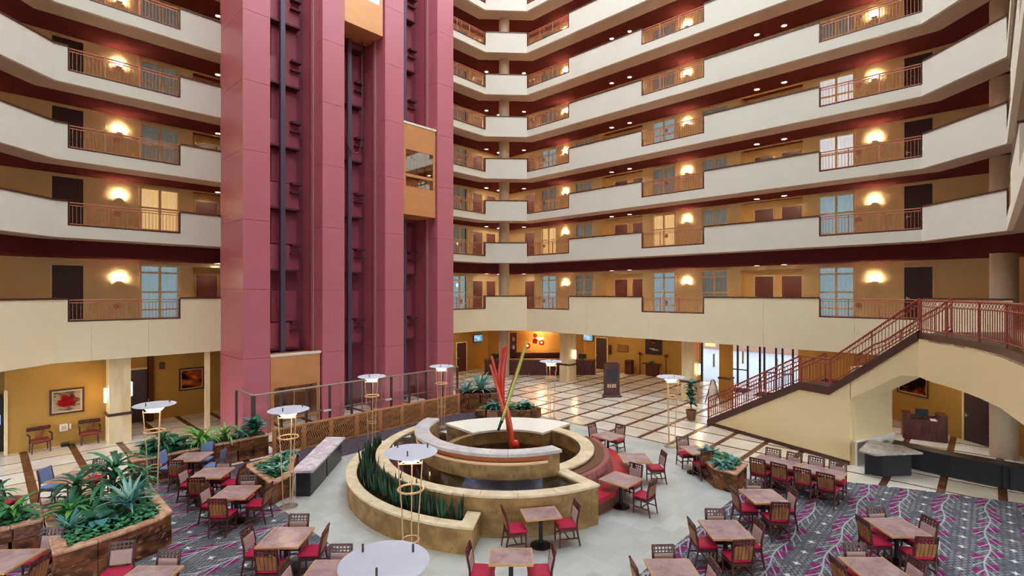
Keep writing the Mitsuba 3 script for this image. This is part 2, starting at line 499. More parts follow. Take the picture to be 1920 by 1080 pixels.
xs = [18.03 + 1.31 * i for i in range(13)]
ys = [-4.25 + 1.31 * i for i in range(26)]
REG_R = sbox(18.02, -4.2, 32.4, 28.3)
lay(xs, ys, 0.13, 0.2, REG_R)
xs2 = [-5.55 + 1.31 * i for i in range(19)]
ys2 = [17.4 + 1.315 * i for i in range(9)]
lay(xs2, ys2, 0.22, 0.1, sbox(-4.2, 17.4, 18.0, 28.0))
cands.sort(key=lambda c: -c[0])
rest = []
for i, (w, g) in enumerate(cands):
    m = prism(g, -0.02, 0.0)
    if i < 300 and w > 0:
        put('tile', m, TILES[i * 7 % 3], floor)
    else:
        rest.append(m)
if rest:
    tag(put('far_tiles', join(rest), TILES[0], floor), kind='stuff')

# ---- slabs, soffits and ceilings of the gallery floors
solid_ring = OUTER.difference(RING)
for n in range(2, 11):
    z = FL[n]
    lo = z - 0.3 if n > 2 else 3.42
    k = struct('ceiling', prism(OUTER.difference(grow(1.15)), lo if n > 2 else 3.42, z), MAROON if n > 2 else LOBCEIL,
               'dark maroon ceiling under the %s floor gallery' % ORD[n] if n > 2 else 'warm ochre lobby ceiling under the second floor gallery')
    put('soffit', prism(grow(1.15).difference(grow(0.142)), lo, z), SOFFIT if n > 2 else LOBCEIL, k)
    put('bounce_layer', prism(OUTER.difference(grow(0.142)), z, z + 0.012), BOUNCE, k)  # pale layer added on the gallery floors to bounce light upward
    if n == 2:
        put('edge_beam', prism(grow(1.5).difference(grow(1.15)), 3.27, 3.43), BEAM, k)
    if n == 3:
        put('bulkhead', prism(OUTER.difference(grow(1.15)), 7.2, 7.81), MAROON, k)

# ---- parapets, one band per floor and side
WING = {'right': sbox(22.7, -3, 30, 30).union(sbox(17.94, 20, 30, 30)), 'left': sbox(-3, 17, 7.12, 30), 'near': sbox(2.3, -3, 22.7, 3)}
WL = {'right': 'the right wing and far corner', 'left': 'the left wing beside the red elevator tower', 'near': 'the near wing at the edge of the view'}
band = grow(0.14).difference(RING)
capband = grow(0.17).difference(grow(-0.03))
hole_polys = {'right': [sbox(24.5, a, 25.5, b) for a, b in OPEN_R] + [sbox(OPEN_L[1][0], 23.9, OPEN_L[1][1], 24.8)], 'left': [sbox(OPEN_L[0][0], 23.7, OPEN_L[0][1], 24.8)],
              'near': [sbox(a, -1, b, 0) for a, b in OPEN_T]}
for n in range(2, 11):
    z = FL[n]
    for side in ('left', 'right', 'near'):
        if n == 2 and side == 'near':
            continue
        ring = band.intersection(WING[side])
        holes = unary_union(hole_polys[side])
        lo = 3.28 if n == 2 else z - 0.3
        solid = ring.difference(holes)
        low = ring.intersection(holes)
        name = 'balcony_parapet'
        if n == 2:
            cuts = [sbox(24, 7.55, 26, 7.562), sbox(24, 4.0, 26, 4.012), sbox(24, 13.4, 26, 13.412), sbox(2.75, 23, 2.762, 25), sbox(4.5, 23, 4.512, 25), sbox(24, 17.5, 26, 17.512)]
            cut = unary_union(cuts)
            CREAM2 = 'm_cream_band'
            k = struct(name, join([prism(grow(0.13).difference(grow(0.02)).intersection(WING[side]).difference(holes), lo + 0.01, z + 0.98), prism(grow(0.13).difference(grow(0.02)).intersection(WING[side]).intersection(holes), lo + 0.01, z + 0.18)]), CREAM,
                       'tall cream balcony band of the second floor, %s' % WL[side])
            whole = ring.difference(cut)
            for g in getattr(whole, 'geoms', [whole]):
                hi_p, lo_p = g.difference(holes), g.intersection(holes)
                ms = ([prism(hi_p, lo, z + 1.0)] if not hi_p.is_empty else []) + ([prism(lo_p, lo, z + 0.2)] if lo_p.area > 1e-4 else [])
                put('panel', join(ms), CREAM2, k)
        else:
            k = struct(name, join([prism(solid, lo, z + 1.0), prism(low, lo, z + 0.15)]), CREAM,
                       'cream balcony parapet of the %s floor, %s' % (ORD[n], WL[side]))
        put('cap', prism(capband.intersection(WING[side]).difference(holes), z + 1.0, z + 1.06), CAP, k)
# the fourth wing and the chamfer behind the camera, never in the frame: plain bands that close the court
far_ring = band.intersection(sbox(-3, 3.5, 0.0, 21.0))
struct('wall_left', join([prism(far_ring, FL[n] - 0.3, FL[n] + 1.0) for n in range(3, 11)]), CREAM, 'plain cream gallery bands of the wing on the far left')

# ---- outer shell
struct('wall_light_block', join([bx(28.7, 28.95, -4.2, 28.2, 3.4, TOP), bx(-4.2, 28.7, 28.0, 28.2, 3.4, TOP), bx(-4.4, -4.2, -4.2, 28.2, 3.4, TOP), bx(-4.4, 28.95, -4.4, -4.2, 3.4, TOP)]), BACKING,
       'added dark wall behind the gallery windows that blocks sky light')  # added to keep sky light out behind the window openings
struct('trim_1', join([prism(OUTER.difference(grow(2.6)), TOP, TOP + 0.2), prism(grow(0.14).difference(RING), FL[10] + 1.0, FL[10] + 1.2)]), CREAM, 'cream top edge of the court with an added cap against sky light')  # cap over the gap behind the walls added against leaking sky light
struct('wall_near', join([bx(-4.2, 3.5, -4.2, -4.0, 3.4, TOP), bx(-3.4, 22.6, -3.4, -3.25, 4.55, TOP), bx(-3.4, -3.25, -3.4, 24, 4.55, TOP)]), TAN, 'tan corridor walls of the near wings')

# ---- gallery walls with window and alcove openings
WIN_R = [5.20, 10.95, 13.94, 19.70, 22.75]
ALC_R = [(6.61, 9.57), (15.35, 18.34)]
WIN_L = [5.46]
ALC_L = [(6.75, 9.70)]
WIN_C = [23.1]
WW, WH = 1.36, 2.3


def wall_poly(s0, s1, wins, alcs):
    poly = sbox(s0, 4.5, s1, TOP)
    hs = []
    for n in range(2, 11):
        hh = 2.42 if n == 2 else WH
        hs += [sbox(w - WW / 2, FL[n] + 0.05, w + WW / 2, FL[n] + hh) for w in wins]
        hs += [sbox(a, FL[n], b, FL[n] + 2.45) for a, b in alcs]
    return poly.difference(unary_union(hs))


def stand(poly, axis, base, th):
    v, f = prism(poly, 0, th)
    if axis == 'x':      # local (s, z, d) -> world (base + d, s, z)
        return np.column_stack([base + v[:, 2], v[:, 0], v[:, 1]]), f
    return np.column_stack([v[:, 0], base + v[:, 2], v[:, 1]]), f[:, ::-1]


struct('wall_right', stand(wall_poly(-4.0, 28.0, WIN_R, ALC_R), 'x', XR, 0.12), TAN, 'tan gallery wall of the right wing with doors and windows')
k = struct('wall_back', stand(wall_poly(-4.0, 28.6, WIN_L + WIN_C, ALC_L), 'y', YL, 0.12), TAN, 'tan gallery wall of the left wing behind the elevator tower')
put('alcove_back', join([bx(a - 0.05, b + 0.05, YL + 0.62, YL + 0.7, 4.5, TOP) for a, b in ALC_L] + [bx(x, x + 0.06, YL + 0.1, YL + 0.65, 4.5, TOP) for a, b in ALC_L for x in (a - 0.06, b)]), TAN2, k)
put('alcove_back', join([bx(XR + 0.62, XR + 0.7, a - 0.05, b + 0.05, 4.5, TOP) for a, b in ALC_R] + [bx(XR + 0.1, XR + 0.65, y, y + 0.06, 4.5, TOP) for a, b in ALC_R for y in (a - 0.06, b)]), TAN2, 'wall_right')

# ---- windows (local x along the wall, y into the wall, z up)


def window_proto(h, rows, cover):
    P = Proto()
    w = WW / 2
    fr = [bx(-w - 0.07, -w, -0.05, 0.08, 0, h + 0.07), bx(w, w + 0.07, -0.05, 0.08, 0, h + 0.07), bx(-w - 0.07, w + 0.07, -0.05, 0.08, h, h + 0.07), bx(-w, w, -0.02, 0.06, 0, 0.06),
          bx(-0.045, 0.045, -0.03, 0.06, 0, h)]
    zs = [0.06] + rows + [h]
    for r in rows:
        fr.append(bx(-w, w, -0.02, 0.05, r - 0.035, r + 0.035))
    P.add('frame', join(fr), FRAME)
    for i in range(len(zs) - 1):
        for s in (-1, 1):
            x0, x1 = (0.04, w) if s > 0 else (-w, -0.04)
            z0, z1 = zs[i] + 0.02, zs[i + 1] - 0.02
            P.add('pane', (np.array([[x0, 0.03, z0], [x1, 0.03, z0], [x1, 0.03, z1], [x0, 0.03, z1]]), np.array([[0, 1, 2], [0, 2, 3]])), PANE)
    t = np.linspace(-w - 0.05, w + 0.05, 41)
    y = 0.24 + 0.03 * np.sin(t * 38)
    V = np.vstack([np.column_stack([t, y, np.full(41, 0.0)]), np.column_stack([t, y, np.full(41, h + 0.1)])])
    Fs = np.array([[i, i + 1, 42 + i] for i in range(40)] + [[i, 42 + i, 41 + i] for i in range(40)])
    glow = {SHEER: (0.012, 0.014, 0.014), SHEERC: (0.04, 0.06, 0.07), SHEERW: (0.12, 0.085, 0.04), BLIND: (0.1, 0.11, 0.12)}[cover]  # curtains emit faintly, standing in for light from the rooms behind
    P.add('curtain', (V, Fs), cover, smooth=True, **emitter(glow, 0.1))
    if cover == SHEERC:
        P.parts[-1] = ('curtain', P.parts[-1][1], None, 'sheer pale blue curtain with added faint glow')
    return P


WP = {c: window_proto(WH, [0.45, 1.42], c) for c in (SHEER, SHEERC, SHEERW, BLIND)}
WP2 = {c: window_proto(2.42, [0.45, 1.23, 2.09], c) for c in (SHEER, SHEERC)}
RZR = -90.0


def door_proto(w, h, m):
    P = Proto()
    P.add('leaf', join([bx(-w / 2, w / 2, -0.012, 0.02, 0.01, h)] + [bx(-w / 2 + 0.12, w / 2 - 0.12, -0.02, -0.01, a, b) for a, b in ((0.2, 0.95), (1.1, h - 0.18))]), m)
    P.add('frame', join([bx(-w / 2 - 0.08, -w / 2, -0.035, 0.02, 0, h + 0.08), bx(w / 2, w / 2 + 0.08, -0.035, 0.02, 0, h + 0.08), bx(-w / 2, w / 2, -0.035, 0.02, h, h + 0.08)]), FRAME)
    P.add('handle', join([bx(-w / 2 + 0.07, -w / 2 + 0.2, -0.06, -0.04, 1.0, 1.03), bx(-w / 2 + 0.07, -w / 2 + 0.1, -0.05, -0.01, 0.94, 1.08)]), CHROME, label='small metal lever handle')
    return P


DOORP = door_proto(0.9, 2.1, DOOR)
DOORB = door_proto(0.95, 2.36, DOORDK)

LAMPG = Proto()
LAMPG.add('shade', rbox(-0.11, 0.11, -0.16, -0.03, -0.13, 0.13, 0.03), WHITE, **emitter((19.0, 14.6, 9.0), 0.6))
LAMPG.add('backplate', join([bx(-0.08, 0.08, -0.035, 0.0, -0.17, 0.17), bx(-0.12, 0.12, -0.17, -0.02, -0.15, -0.13)]), CHROME)
DOWN = Proto()
DOWN.add('trim', join([lathe([(0.11, 0.0), (0.15, 0.0), (0.15, -0.02), (0.11, -0.02), (0.11, 0.0)], 14)]), WHITE)
DOWN.add('lens', lathe([(0.001, -0.012), (0.11, -0.012)], 14), WHITE, **emitter((62.0, 52.0, 36.0), 0.6))

RAILP = {}
for L, h in ((3.48, 0.85), (3.48, 0.80)):
    P = Proto()
    P.add('handrail', rbox(-L / 2, L / 2, -0.03, 0.03, h - 0.04, h, 0.01), RAIL)
    P.add('middle_rail', bx(-L / 2, L / 2, -0.015, 0.015, h - 0.13, h - 0.1), RAIL)
    P.add('bottom_rail', bx(-L / 2, L / 2, -0.015, 0.015, 0.05, 0.08), RAIL)
    P.add('kerb_strip', bx(-L / 2, L / 2, -0.075, 0.06, -0.01, 0.04), CAP)
    for x in (-L / 2 - 0.005, L / 2 - 0.045):
        P.add('side_trim', bx(x, x + 0.05, -0.075, 0.075, 0.0, h + 0.005), CAP)
    for x in (-L / 2 + 0.03, -L / 6 - 0.1, L / 6 - 0.2, L / 2 - 0.03):
        P.add('post', bx(x - 0.022, x + 0.022, -0.022, 0.022, 0.0, h), RAIL)
    P.add('balusters', join([bx(x - 0.0065, x + 0.0065, -0.0065, 0.0065, 0.06, h - 0.11) for x in np.linspace(-L / 2 + 0.13, L / 2 - 0.13, 29)]), RAIL, kind='stuff')
    ring = [(0.1 * math.cos(t), 0.0, h - 0.27 + 0.1 * math.sin(t)) for t in np.linspace(0, 2 * PI, 17)[:-1]]
    P.add('medallion', join([tube([(x - 0.32, y, z) for x, y, z in ring], 0.012, 5, True)] + [rot(bx(-0.1, 0.1, -0.008, 0.008, -0.014, 0.014), 0, (-0.32, 0, h - 0.27), ([0, 1, 0], a)) for a in (0, PI / 4, PI / 2, -PI / 4)]), STAIRRAIL, label='round rosette medallion')
    RAILP[h] = P

SPOT_R = ['nearest the stairs', 'in the middle of the right wing', 'next to the far corner']
covers = {}
for n in range(2, 11):
    z = FL[n]
    fl = ORD[n]
    # railings
    h = 0.80 if n == 2 else 0.85
    zb = z + 1.0 - h
    for i, (a, b) in enumerate(OPEN_R):
        RAILP[h].place('balcony_railing', at(25.02, (a + b) / 2, zb, RZR), 'reddish metal railing of the %s floor balcony, %s' % (fl, SPOT_R[i]), 'railing', 'balcony railings of the right wing')
    RAILP[h].place('balcony_railing', at((OPEN_L[0][0] + OPEN_L[0][1]) / 2, 24.22, zb, 0), 'reddish metal railing of the %s floor balcony, left of the red tower' % fl, 'railing', 'balcony railings of the left wing')
    RAILP[h].place('balcony_railing', at((OPEN_L[1][0] + OPEN_L[1][1]) / 2, 24.24, zb, 0), 'reddish metal railing of the %s floor balcony, just right of the red tower' % fl, 'railing', 'balcony railings of the left wing')
    if n > 2:
        RAILP[h].place('balcony_railing', at((OPEN_T[0][0] + OPEN_T[0][1]) / 2, -0.52, zb, 180), 'metal railing of the %s floor near wing, seen end on beside the round column' % fl, 'railing', 'balcony railings of the near wing')
    # windows
    W = WP2 if n == 2 else WP
    for i, w in enumerate(WIN_R):
        if n == 2:
            c = SHEERC if i in (0, 2, 4) else SHEER
        else:
            c = {(4, 0): BLIND, (5, 0): BLIND, (3, 0): SHEERC}.get((n, i), [SHEER, SHEERC, SHEER, SHEERW, SHEER, SHEER][(n * 5 + i * 3) % 6])
        where = ['beside the stairs end of the right wing', 'right of the middle balcony lamp', 'behind the middle balcony railing', 'left of the middle alcove', 'behind the railing next to the far corner'][i]
        W[c].place('window', at(XR, w, z + 0.05, RZR), 'tall two-pane window on the %s floor, %s' % (fl, where), kind='structure')
    for w, where in ((WIN_L[0], 'left of the red tower'), (WIN_C[0], 'just right of the red tower')):
        c = (SHEERC if n == 2 else (SHEERW if (n == 3 and w < 10) else SHEER))
        W[c].place('window', at(w, YL, z + 0.05, 0), 'tall two-pane window on the %s floor, %s' % (fl, where), kind='structure')
    # doors
    for i, y in enumerate((8.57, 7.25, 17.2, 15.9)):
        where = ['left door of the alcove near the stairs', 'right door of the alcove near the stairs', 'left door of the middle alcove', 'right door of the middle alcove'][i]
        DOORP.place('door', at(XR + 0.62, y, z, RZR), 'dark red door on the %s floor, %s' % (fl, where), kind='structure')
    DOORB.place('door', at(XR, 2.17, z, RZR), 'wide dark brown door on the %s floor, right of the last wall lamp' % fl, kind='structure')
    DOORB.place('door', at(2.35, YL, z, 0), 'wide dark brown door on the %s floor, left of the left wing lamp' % fl, kind='structure')
    DOORP.place('door', at(7.5, YL + 0.62, z, 0), 'dark red door on the %s floor, tucked beside the red tower' % fl, kind='structure')
    DOORP.place('door', at(24.8, YL, z, 0), 'dark red door on the %s floor, left of the corner column' % fl, kind='structure')
    DOORP.place('door', at(26.15, YL, z, 0), 'dark red door on the %s floor, hard by the corner column' % fl, kind='structure')
    DOORP.place('door', at(XR, 24.55, z, RZR), 'dark red door on the %s floor, right of the corner column' % fl, kind='structure')
    # wall lamps
    for i, y in enumerate((3.71, 12.52, 21.26)):
        LAMPG.place('wall_lamp', at(XR, y, z + 1.9, RZR), 'glowing wall lamp on the %s floor, %s' % (fl, SPOT_R[i]), 'wall lamp', 'gallery wall lamps')
    LAMPG.place('wall_lamp', at(4.0, YL, z + 1.88, 0), 'glowing wall lamp on the %s floor, left of the red tower' % fl, 'wall lamp', 'gallery wall lamps')
    # downlights in front of the doors
    zc = 7.2 if n == 2 else FL[n + 1] - 0.3
    for x, y, where in ((27.2, 8.55, "by the stairs alcove's left door"), (27.2, 7.28, "by the stairs alcove's right door"), (27.2, 17.15, "by the middle alcove's left door"),
                        (27.2, 15.88, "by the middle alcove's right door"), (7.7, 26.6, 'beside the red tower'), (25.05, 26.3, 'left of the corner column'), (26.3, 26.3, 'behind the corner column'), (27.1, 24.5, 'right of the corner column')):
        DOWN.place('ceiling_downlight', at(x, y, zc), 'round ceiling spotlight of the %s floor, %s' % (fl, where), 'ceiling light', 'gallery spotlights')

# a lamp glow source left of the frame on the left wing
for n in range(2, 8):
    LAMPG.place('wall_lamp', at(-0.9, YL, FL[n] + 1.9, 0), 'wall lamp on the %s floor at the left edge behind the parapet' % ORD[n], 'wall lamp', 'gallery wall lamps')

for n in range(2, 11):  # unseen lamps past the right edge, added by symmetry to brighten the corridor
    LAMPG.place('wall_lamp', at(XR, -1.7, FL[n] + 1.9, RZR), 'added unseen wall lamp on the %s floor past the right edge' % ORD[n], 'wall lamp', 'gallery wall lamps')

# ---- round columns
k = put('round_column', lathe([(0.36, 0.0), (0.36, TOP)], 28, (24.72, 24.2)), COLUMN, smooth=40)
tag(k, 'tall round grey column rising through the galleries in the far corner', 'column')
k = put('round_column', lathe([(0.38, 0.0), (0.38, TOP)], 28, (24.85, -0.42)), COLUMN, smooth=40)
tag(k, 'tall round grey column beside the stairs at the right edge', 'column')

# ---- elevator tower
tw = thing('elevator_tower', 'tall red elevator tower with four pillars and three open shafts', 'elevator tower')
for a, b in TOWER_X:
    pk = put('pillar', bx(a + 0.02, b - 0.02, TOWER_Y + 0.02, 24.28, -0.3, TOP), REDDK, tw)
    zz = -0.3
    i = 0
    while zz < TOP:
        top = min(zz + (3.45 if i == 0 else 2.8), TOP)
        put('panel', bx(a, b, TOWER_Y, 24.26, zz, top - 0.014), RED, pk)
        zz = top; i += 1
BAYS = [(TOWER_X[i][1], TOWER_X[i + 1][0]) for i in range(3)]
for bi, (a, b) in enumerate(BAYS):
    sh = put('shaft_wall', join([bx(a, b, 23.5, 23.62, -2, TOP)]), REDSH, tw)
    w = b - a
    bands, leafs, brk = [], [], []
    for n in range(2, 11):
        z = FL[n]
        put('landing_band', bx(a, b - 0.32, 23.2, 23.5, z - 1.25, z - 0.12), REDDK, sh)
        put('door_leaf', bx(a + 0.05, a + w * 0.3, 23.36, 23.5, z - 0.05, z + 1.35), REDDK, sh)
        put('door_leaf', bx(a + w * 0.34, b - 0.36, 23.4, 23.5, z - 0.05, z + 1.35), REDDK, sh)
        brk += [bx(b - 0.75, b - 0.3, 22.9, 23.5, z - 0.18, z - 0.08), bx(b - 0.75, b - 0.3, 23.0, 23.5, z - 0.55, z - 0.47), bx(a, b - 0.3, 23.05, 23.5, z - 1.33, z - 1.25)]
        put('bracket', join(brk[-3:]), BRKT, sh)
    put('guide_column', bx(a + w * 0.44, a + w * 0.53, 22.9, 23.1, -1, TOP), STEEL, tw)
    put('guide_rail', bx(b - 0.07, b - 0.012, 22.3, 22.38, -0.2, TOP), GUIDE, tw)
    put('guide_rail', join([bx(b - 0.14, b, 22.36, 22.5, -0.2, TOP)]), REDDK, tw)
    put('guide_rail', bx(a + 0.012, a + 0.07, 22.3, 22.38, -0.2, TOP), GUIDE, tw)
pth = [(13.1, 22.8, 18.4)] + [(13.1 + 0.0, 22.8, z) for z in (17.5, 16.0, 14.0)] + [(13.02 - 0.36 * (1 - math.cos(t)), 22.8, 13.2 - 0.5 * math.sin(t)) for t in np.linspace(0.2, PI - 0.2, 9)] + [(12.33, 22.8, z) for z in (14.0, 17.0, 18.0)]
put('travelling_cable', tube(pth, 0.03, 6), BLACK, tw, label=None) if False else put('travelling_cable', tube(pth, 0.03, 6), POSTGREY, tw)


def car(bay, zlow, label):
    a, b = BAYS[bay]
    a, b = a + 0.05, b - 0.08
    y0, y1 = 21.58, 23.1
    k = thing('elevator_car', label, 'elevator car')
    H = 4.75
    put('body', join([bx(a, b, y0, y0 + 0.06, zlow, zlow + 1.45), bx(a, b, y0, y0 + 0.06, zlow + 3.34, zlow + H - 0.08), bx(a, a + 0.14, y0, y0 + 0.06, zlow + 1.45, zlow + 3.34), bx(b - 0.14, b, y0, y0 + 0.06, zlow + 1.45, zlow + 3.34),
                      bx(a, a + 0.04, y0, y1, zlow, zlow + H - 0.1), bx(b - 0.04, b, y0, y1, zlow, zlow + H - 0.1), bx(a, b, y0, y1, zlow, zlow + 0.08), bx(a, b, y0, y1, zlow + H - 0.16, zlow + H - 0.1)]), COPPER, k)
    put('window_rail', bx(a + 0.1, b - 0.1, y0 - 0.015, y0 + 0.06, zlow + 1.95, zlow + 2.09), COPPER, k)
    put('cabin_back', join([bx(a + 0.04, b - 0.04, y1 - 0.06, y1, zlow + 0.9, zlow + 3.6), bx(a + 0.04, b - 0.04, y0 + 0.1, y1 - 0.06, zlow + 0.9, zlow + 0.96)]), WOODIN, k)
    put('cabin_light', bx(a + 0.3, b - 0.3, y0 + 0.3, y1 - 0.3, zlow + 3.5, zlow + 3.56), WHITE, k)
    for z0, z1 in ((1.47, 1.95), (2.09, 3.33)):
        put('pane', (np.array([[a + 0.14, y0 + 0.03, zlow + z0], [b - 0.14, y0 + 0.03, zlow + z0], [b - 0.14, y0 + 0.03, zlow + z1], [a + 0.14, y0 + 0.03, zlow + z1]]), np.array([[0, 1, 2], [0, 2, 3]])), 'm_mirror_pane', k)
    put('top_trim', bx(a - 0.02, b + 0.04, y0 - 0.03, y0 + 0.1, zlow + H - 0.1, zlow + H), WHITE, k)


car(0, -1.53, 'copper elevator car stopped at the lobby in the left shaft')
car(1, 18.4, 'copper elevator car high in the middle shaft, cut by the top of the view')
car(2, 9.83, 'copper elevator car with glass window halfway up the right shaft')

# ---- lobby walls
struct('wall_lobby_left', bx(0.63, 3.42, 25.5, 25.65, 0, 3.42), OCHRE, 'ochre lobby wall with the red painting on the left')
struct('wall_lobby_left_return', join([bx(3.3, 3.42, 25.5, 27.6, 0, 3.42), bx(0.55, 0.63, 25.5, 27.0, 0, 3.42)]), OCHRE, 'ochre return wall beside the left stone pier')
struct('wall_lobby_recess', bx(-4.0, 10.4, 27.6, 27.75, 0, 3.42), OCHRE, 'ochre recess wall with the framed fire-coloured picture')
struct('wall_lobby_back', join([bx(10.3, 27.0, 28.2, 28.3, 0, 3.42)]), OCHRE, 'ochre lobby wall left of the reception desk')
struct('wall_reception', prism(Polygon([(27.0, 28.2), (32.3, 22.9), (32.4, 23.0), (27.1, 28.3)]), 0, 3.42), OCHRE, 'bright ochre wall behind the reception desk')
struct('wall_lobby_right', bx(32.3, 32.45, 13.6, 23.0, 0, 3.42), OCHRE, 'ochre lobby wall with dark posters near the entrance')
struct('wall_entrance', join([bx(32.3, 32.45, 11.95, 12.25, 0, 3.42), bx(31.2, 31.35, 3.5, 7.6, 0, 3.42), bx(31.2, 32.45, 7.5, 7.65, 0, 3.42), bx(32.3, 32.45, 7.6, 13.6, 3.0, 3.42)]), OCHRE, 'ochre wall around the glass entrance')
struct('wall_lobby_far_right', prism(Polygon([(31.35, 6.2), (24.0, -2.42), (24.1, -2.5), (31.45, 6.1)]), 0, 3.42), OCHRE, 'yellow wall behind the desk under the stairs')
struct('wall_lobby_corner', prism(Polygon([(24.1, -2.5), (20.5, -3.4), (20.5, -3.5), (24.2, -2.6)]), 0, 3.42), BEAM, 'dark wall behind the bar at the right edge')
struct('trim_2', prism(Polygon([(32.35, 22.9), (33.6, 22.9), (33.6, 28.9), (27.0, 28.9), (27.0, 28.25)]), 3.42, 3.5), LOBCEIL, 'lobby ceiling over the reception corner')
struct('trim_3', join([bx(28.6, 33.4, -4.2, 28.4, 3.42, 3.5)]), LOBCEIL, 'lobby ceiling strip toward the entrance')

# stone piers with dark rail band


def pier(x, y, w, label, dark=False):
    k = thing('stone_pier', label, 'pier')
    put('upper_shaft', rbox(x - w / 2 + 0.02, x + w / 2 - 0.02, y - w / 2 + 0.02, y + w / 2 - 0.02, 1.14, 3.262, 0.01), OCHRE if dark else PIER, k)
    put('stone_base', rbox(x - w / 2, x + w / 2, y - w / 2, y + w / 2, 0, 1.05, 0.01), OCHRE if dark else PIER, k)
    put('dark_band', bx(x - w / 2 - 0.03, x + w / 2 + 0.03, y - w / 2 - 0.03, y + w / 2 + 0.03, 1.05, 1.15), CAP, k)


pier(26.55, 20.1, 0.8, 'pale stone pier with dark band in front of the reception desk')
pier(25.95, 11.5, 0.72, 'pale stone pier with dark band left of the glass entrance')
pier(28.3, 10.5, 0.6, 'ochre pier with dark band in front of the entrance glass', True)
pier(3.65, 24.75, 0.72, 'pale stone pier with dark band beside the red painting on the left')
k = put('door_post', bx(6.55, 6.72, 24.3, 24.5, 0, 3.42), PIER)
tag(k, 'slim pale post under the balcony at the foot of the red tower', 'post')

# ---- unseen panels added to light the lobby, in the ceiling behind the balcony edge
for i, (x, y, lb) in enumerate(((29.6, 24.6, 'above the reception desk'), (30.3, 19.0, 'in front of the dark poster'), (29.5, 13.8, 'near the stone pier by the entrance'), (22.5, 26.4, 'beside the lobby television'), (29.2, 8.0, 'inside the entrance'),
                               (5.0, 26.2, 'before the fire-coloured picture'), (1.8, 24.9, 'above the two side chairs'), (26.0, 1.6, 'above the desk under the stairs'))):
    key = tag(put('added_ceiling_panel', bx(x - 0.5, x + 0.5, y - 0.5, y + 0.5, 3.37, 3.4), WHITE, **emitter(np.array((2.5, 2.1, 1.45)) * (0.14 if i in (5, 6) else 1.0), 5.0)), 'added unseen square warm ceiling light of the lobby, %s' % lb, 'ceiling light')
# ================================================================== STAIRS
NE = np.array([(21.95, 8.95), (21.25, 6.9), (20.6, 5.0), (20.26, 4.0), (20.03, 3.33), (19.42, 1.95), (19.2, 1.5)])
SL = np.concatenate([[0], np.cumsum(np.hypot(*np.diff(NE, axis=0).T))])
S1, S2, S3 = SL[2], SL[3], SL[-1]


def ne(s, off=0.0):
    p = np.array([np.interp(s, SL, NE[:, 0]), np.interp(s, SL, NE[:, 1])])
    q = np.array([np.interp(s + 0.05, SL, NE[:, 0]) - np.interp(s - 0.05, SL, NE[:, 0]), np.interp(s + 0.05, SL, NE[:, 1]) - np.interp(s - 0.05, SL, NE[:, 1])])
    q /= np.hypot(*q)
    return p + off * np.array([-q[1], q[0]])


def rise(s):
    return float(np.interp(s, [0.0, S1, S2, S3], [0.1, 2.42, 2.42, 4.55]))


LAND = np.array([(19.2, 1.5), (18.75, 1.33), (18.2, 1.1), (17.55, 0.7), (16.9, 0.4), (16.3, 0.15), (15.2, -0.2), (13.5, -0.5)])
ss = np.unique(np.concatenate([np.linspace(0, S3, 40), SL]))
wall_hi = [(*ne(s), 0.0, rise(s) - 0.12) for s in ss if ne(s)[1] > 3.34]
arch_s = [s for s in ss if ne(s)[1] <= 3.34]
arch = [(*ne(s), float(np.interp(ne(s)[1], [1.5, 1.95, 3.33], [3.3, 3.26, 2.24])), rise(s) - 0.12) for s in arch_s] + [(x, y, 3.3, 4.45) for x, y in LAND[1:]]
st = thing('staircase', 'curved cream staircase with brown stringer rising to the second floor at right', 'staircase')
put('side_wall', ribbon(wall_hi, 0.14), CREAMW, st, smooth=20)
put('arch_wall', ribbon(arch, 0.14), CREAMW, st, smooth=20)
put('stringer', join([ribbon([(*ne(s, -0.035), rise(s) - 0.17, rise(s) + 0.12) for s in ss], 0.2)]), CAP, st)
put('stringer', ribbon([(*(p + np.array([-0.0, 0.0])), 4.42, 4.62) for p in LAND], 0.19), CAP, st)
put('stringer', ribbon([(*ne(s, 1.55), rise(s) - 0.25, rise(s) + 0.12) for s in ss], 0.1), CAP, st)
put('skirting', ribbon([(*ne(s, -0.02), 0.0, 0.14) for s in ss if 0.12 < s and ne(s)[1] > 3.34], 0.05), CAP, st)
n_t = 0
for sa, sb, n in ((0.0, S1, 14), (S2, S3, 12)):
    for i in range(n):
        s0, s1 = sa + (sb - sa) * i / n, sa + (sb - sa) * (i + 1) / n
        z1 = rise(sa) + (rise(sb) - rise(sa)) * (i + 1) / n
        q = [ne(s0, 0.1), ne(s1, 0.1), ne(s1, 1.55), ne(s0, 1.55)]
        put('tread', prism(Polygon(q), z1 - 0.2, z1), CAP, st)
put('half_landing', prism(Polygon([ne(S1, 0.1), ne(S2, 0.1), ne(S2, 1.55), ne(S1, 1.55)]), 2.22, 2.42), CAP, st)
put('upper_landing', prism(Polygon([tuple(p) for p in LAND] + [(22.4, -0.47), (20.75, 1.15)]), 4.40, 4.55), CAP, st)
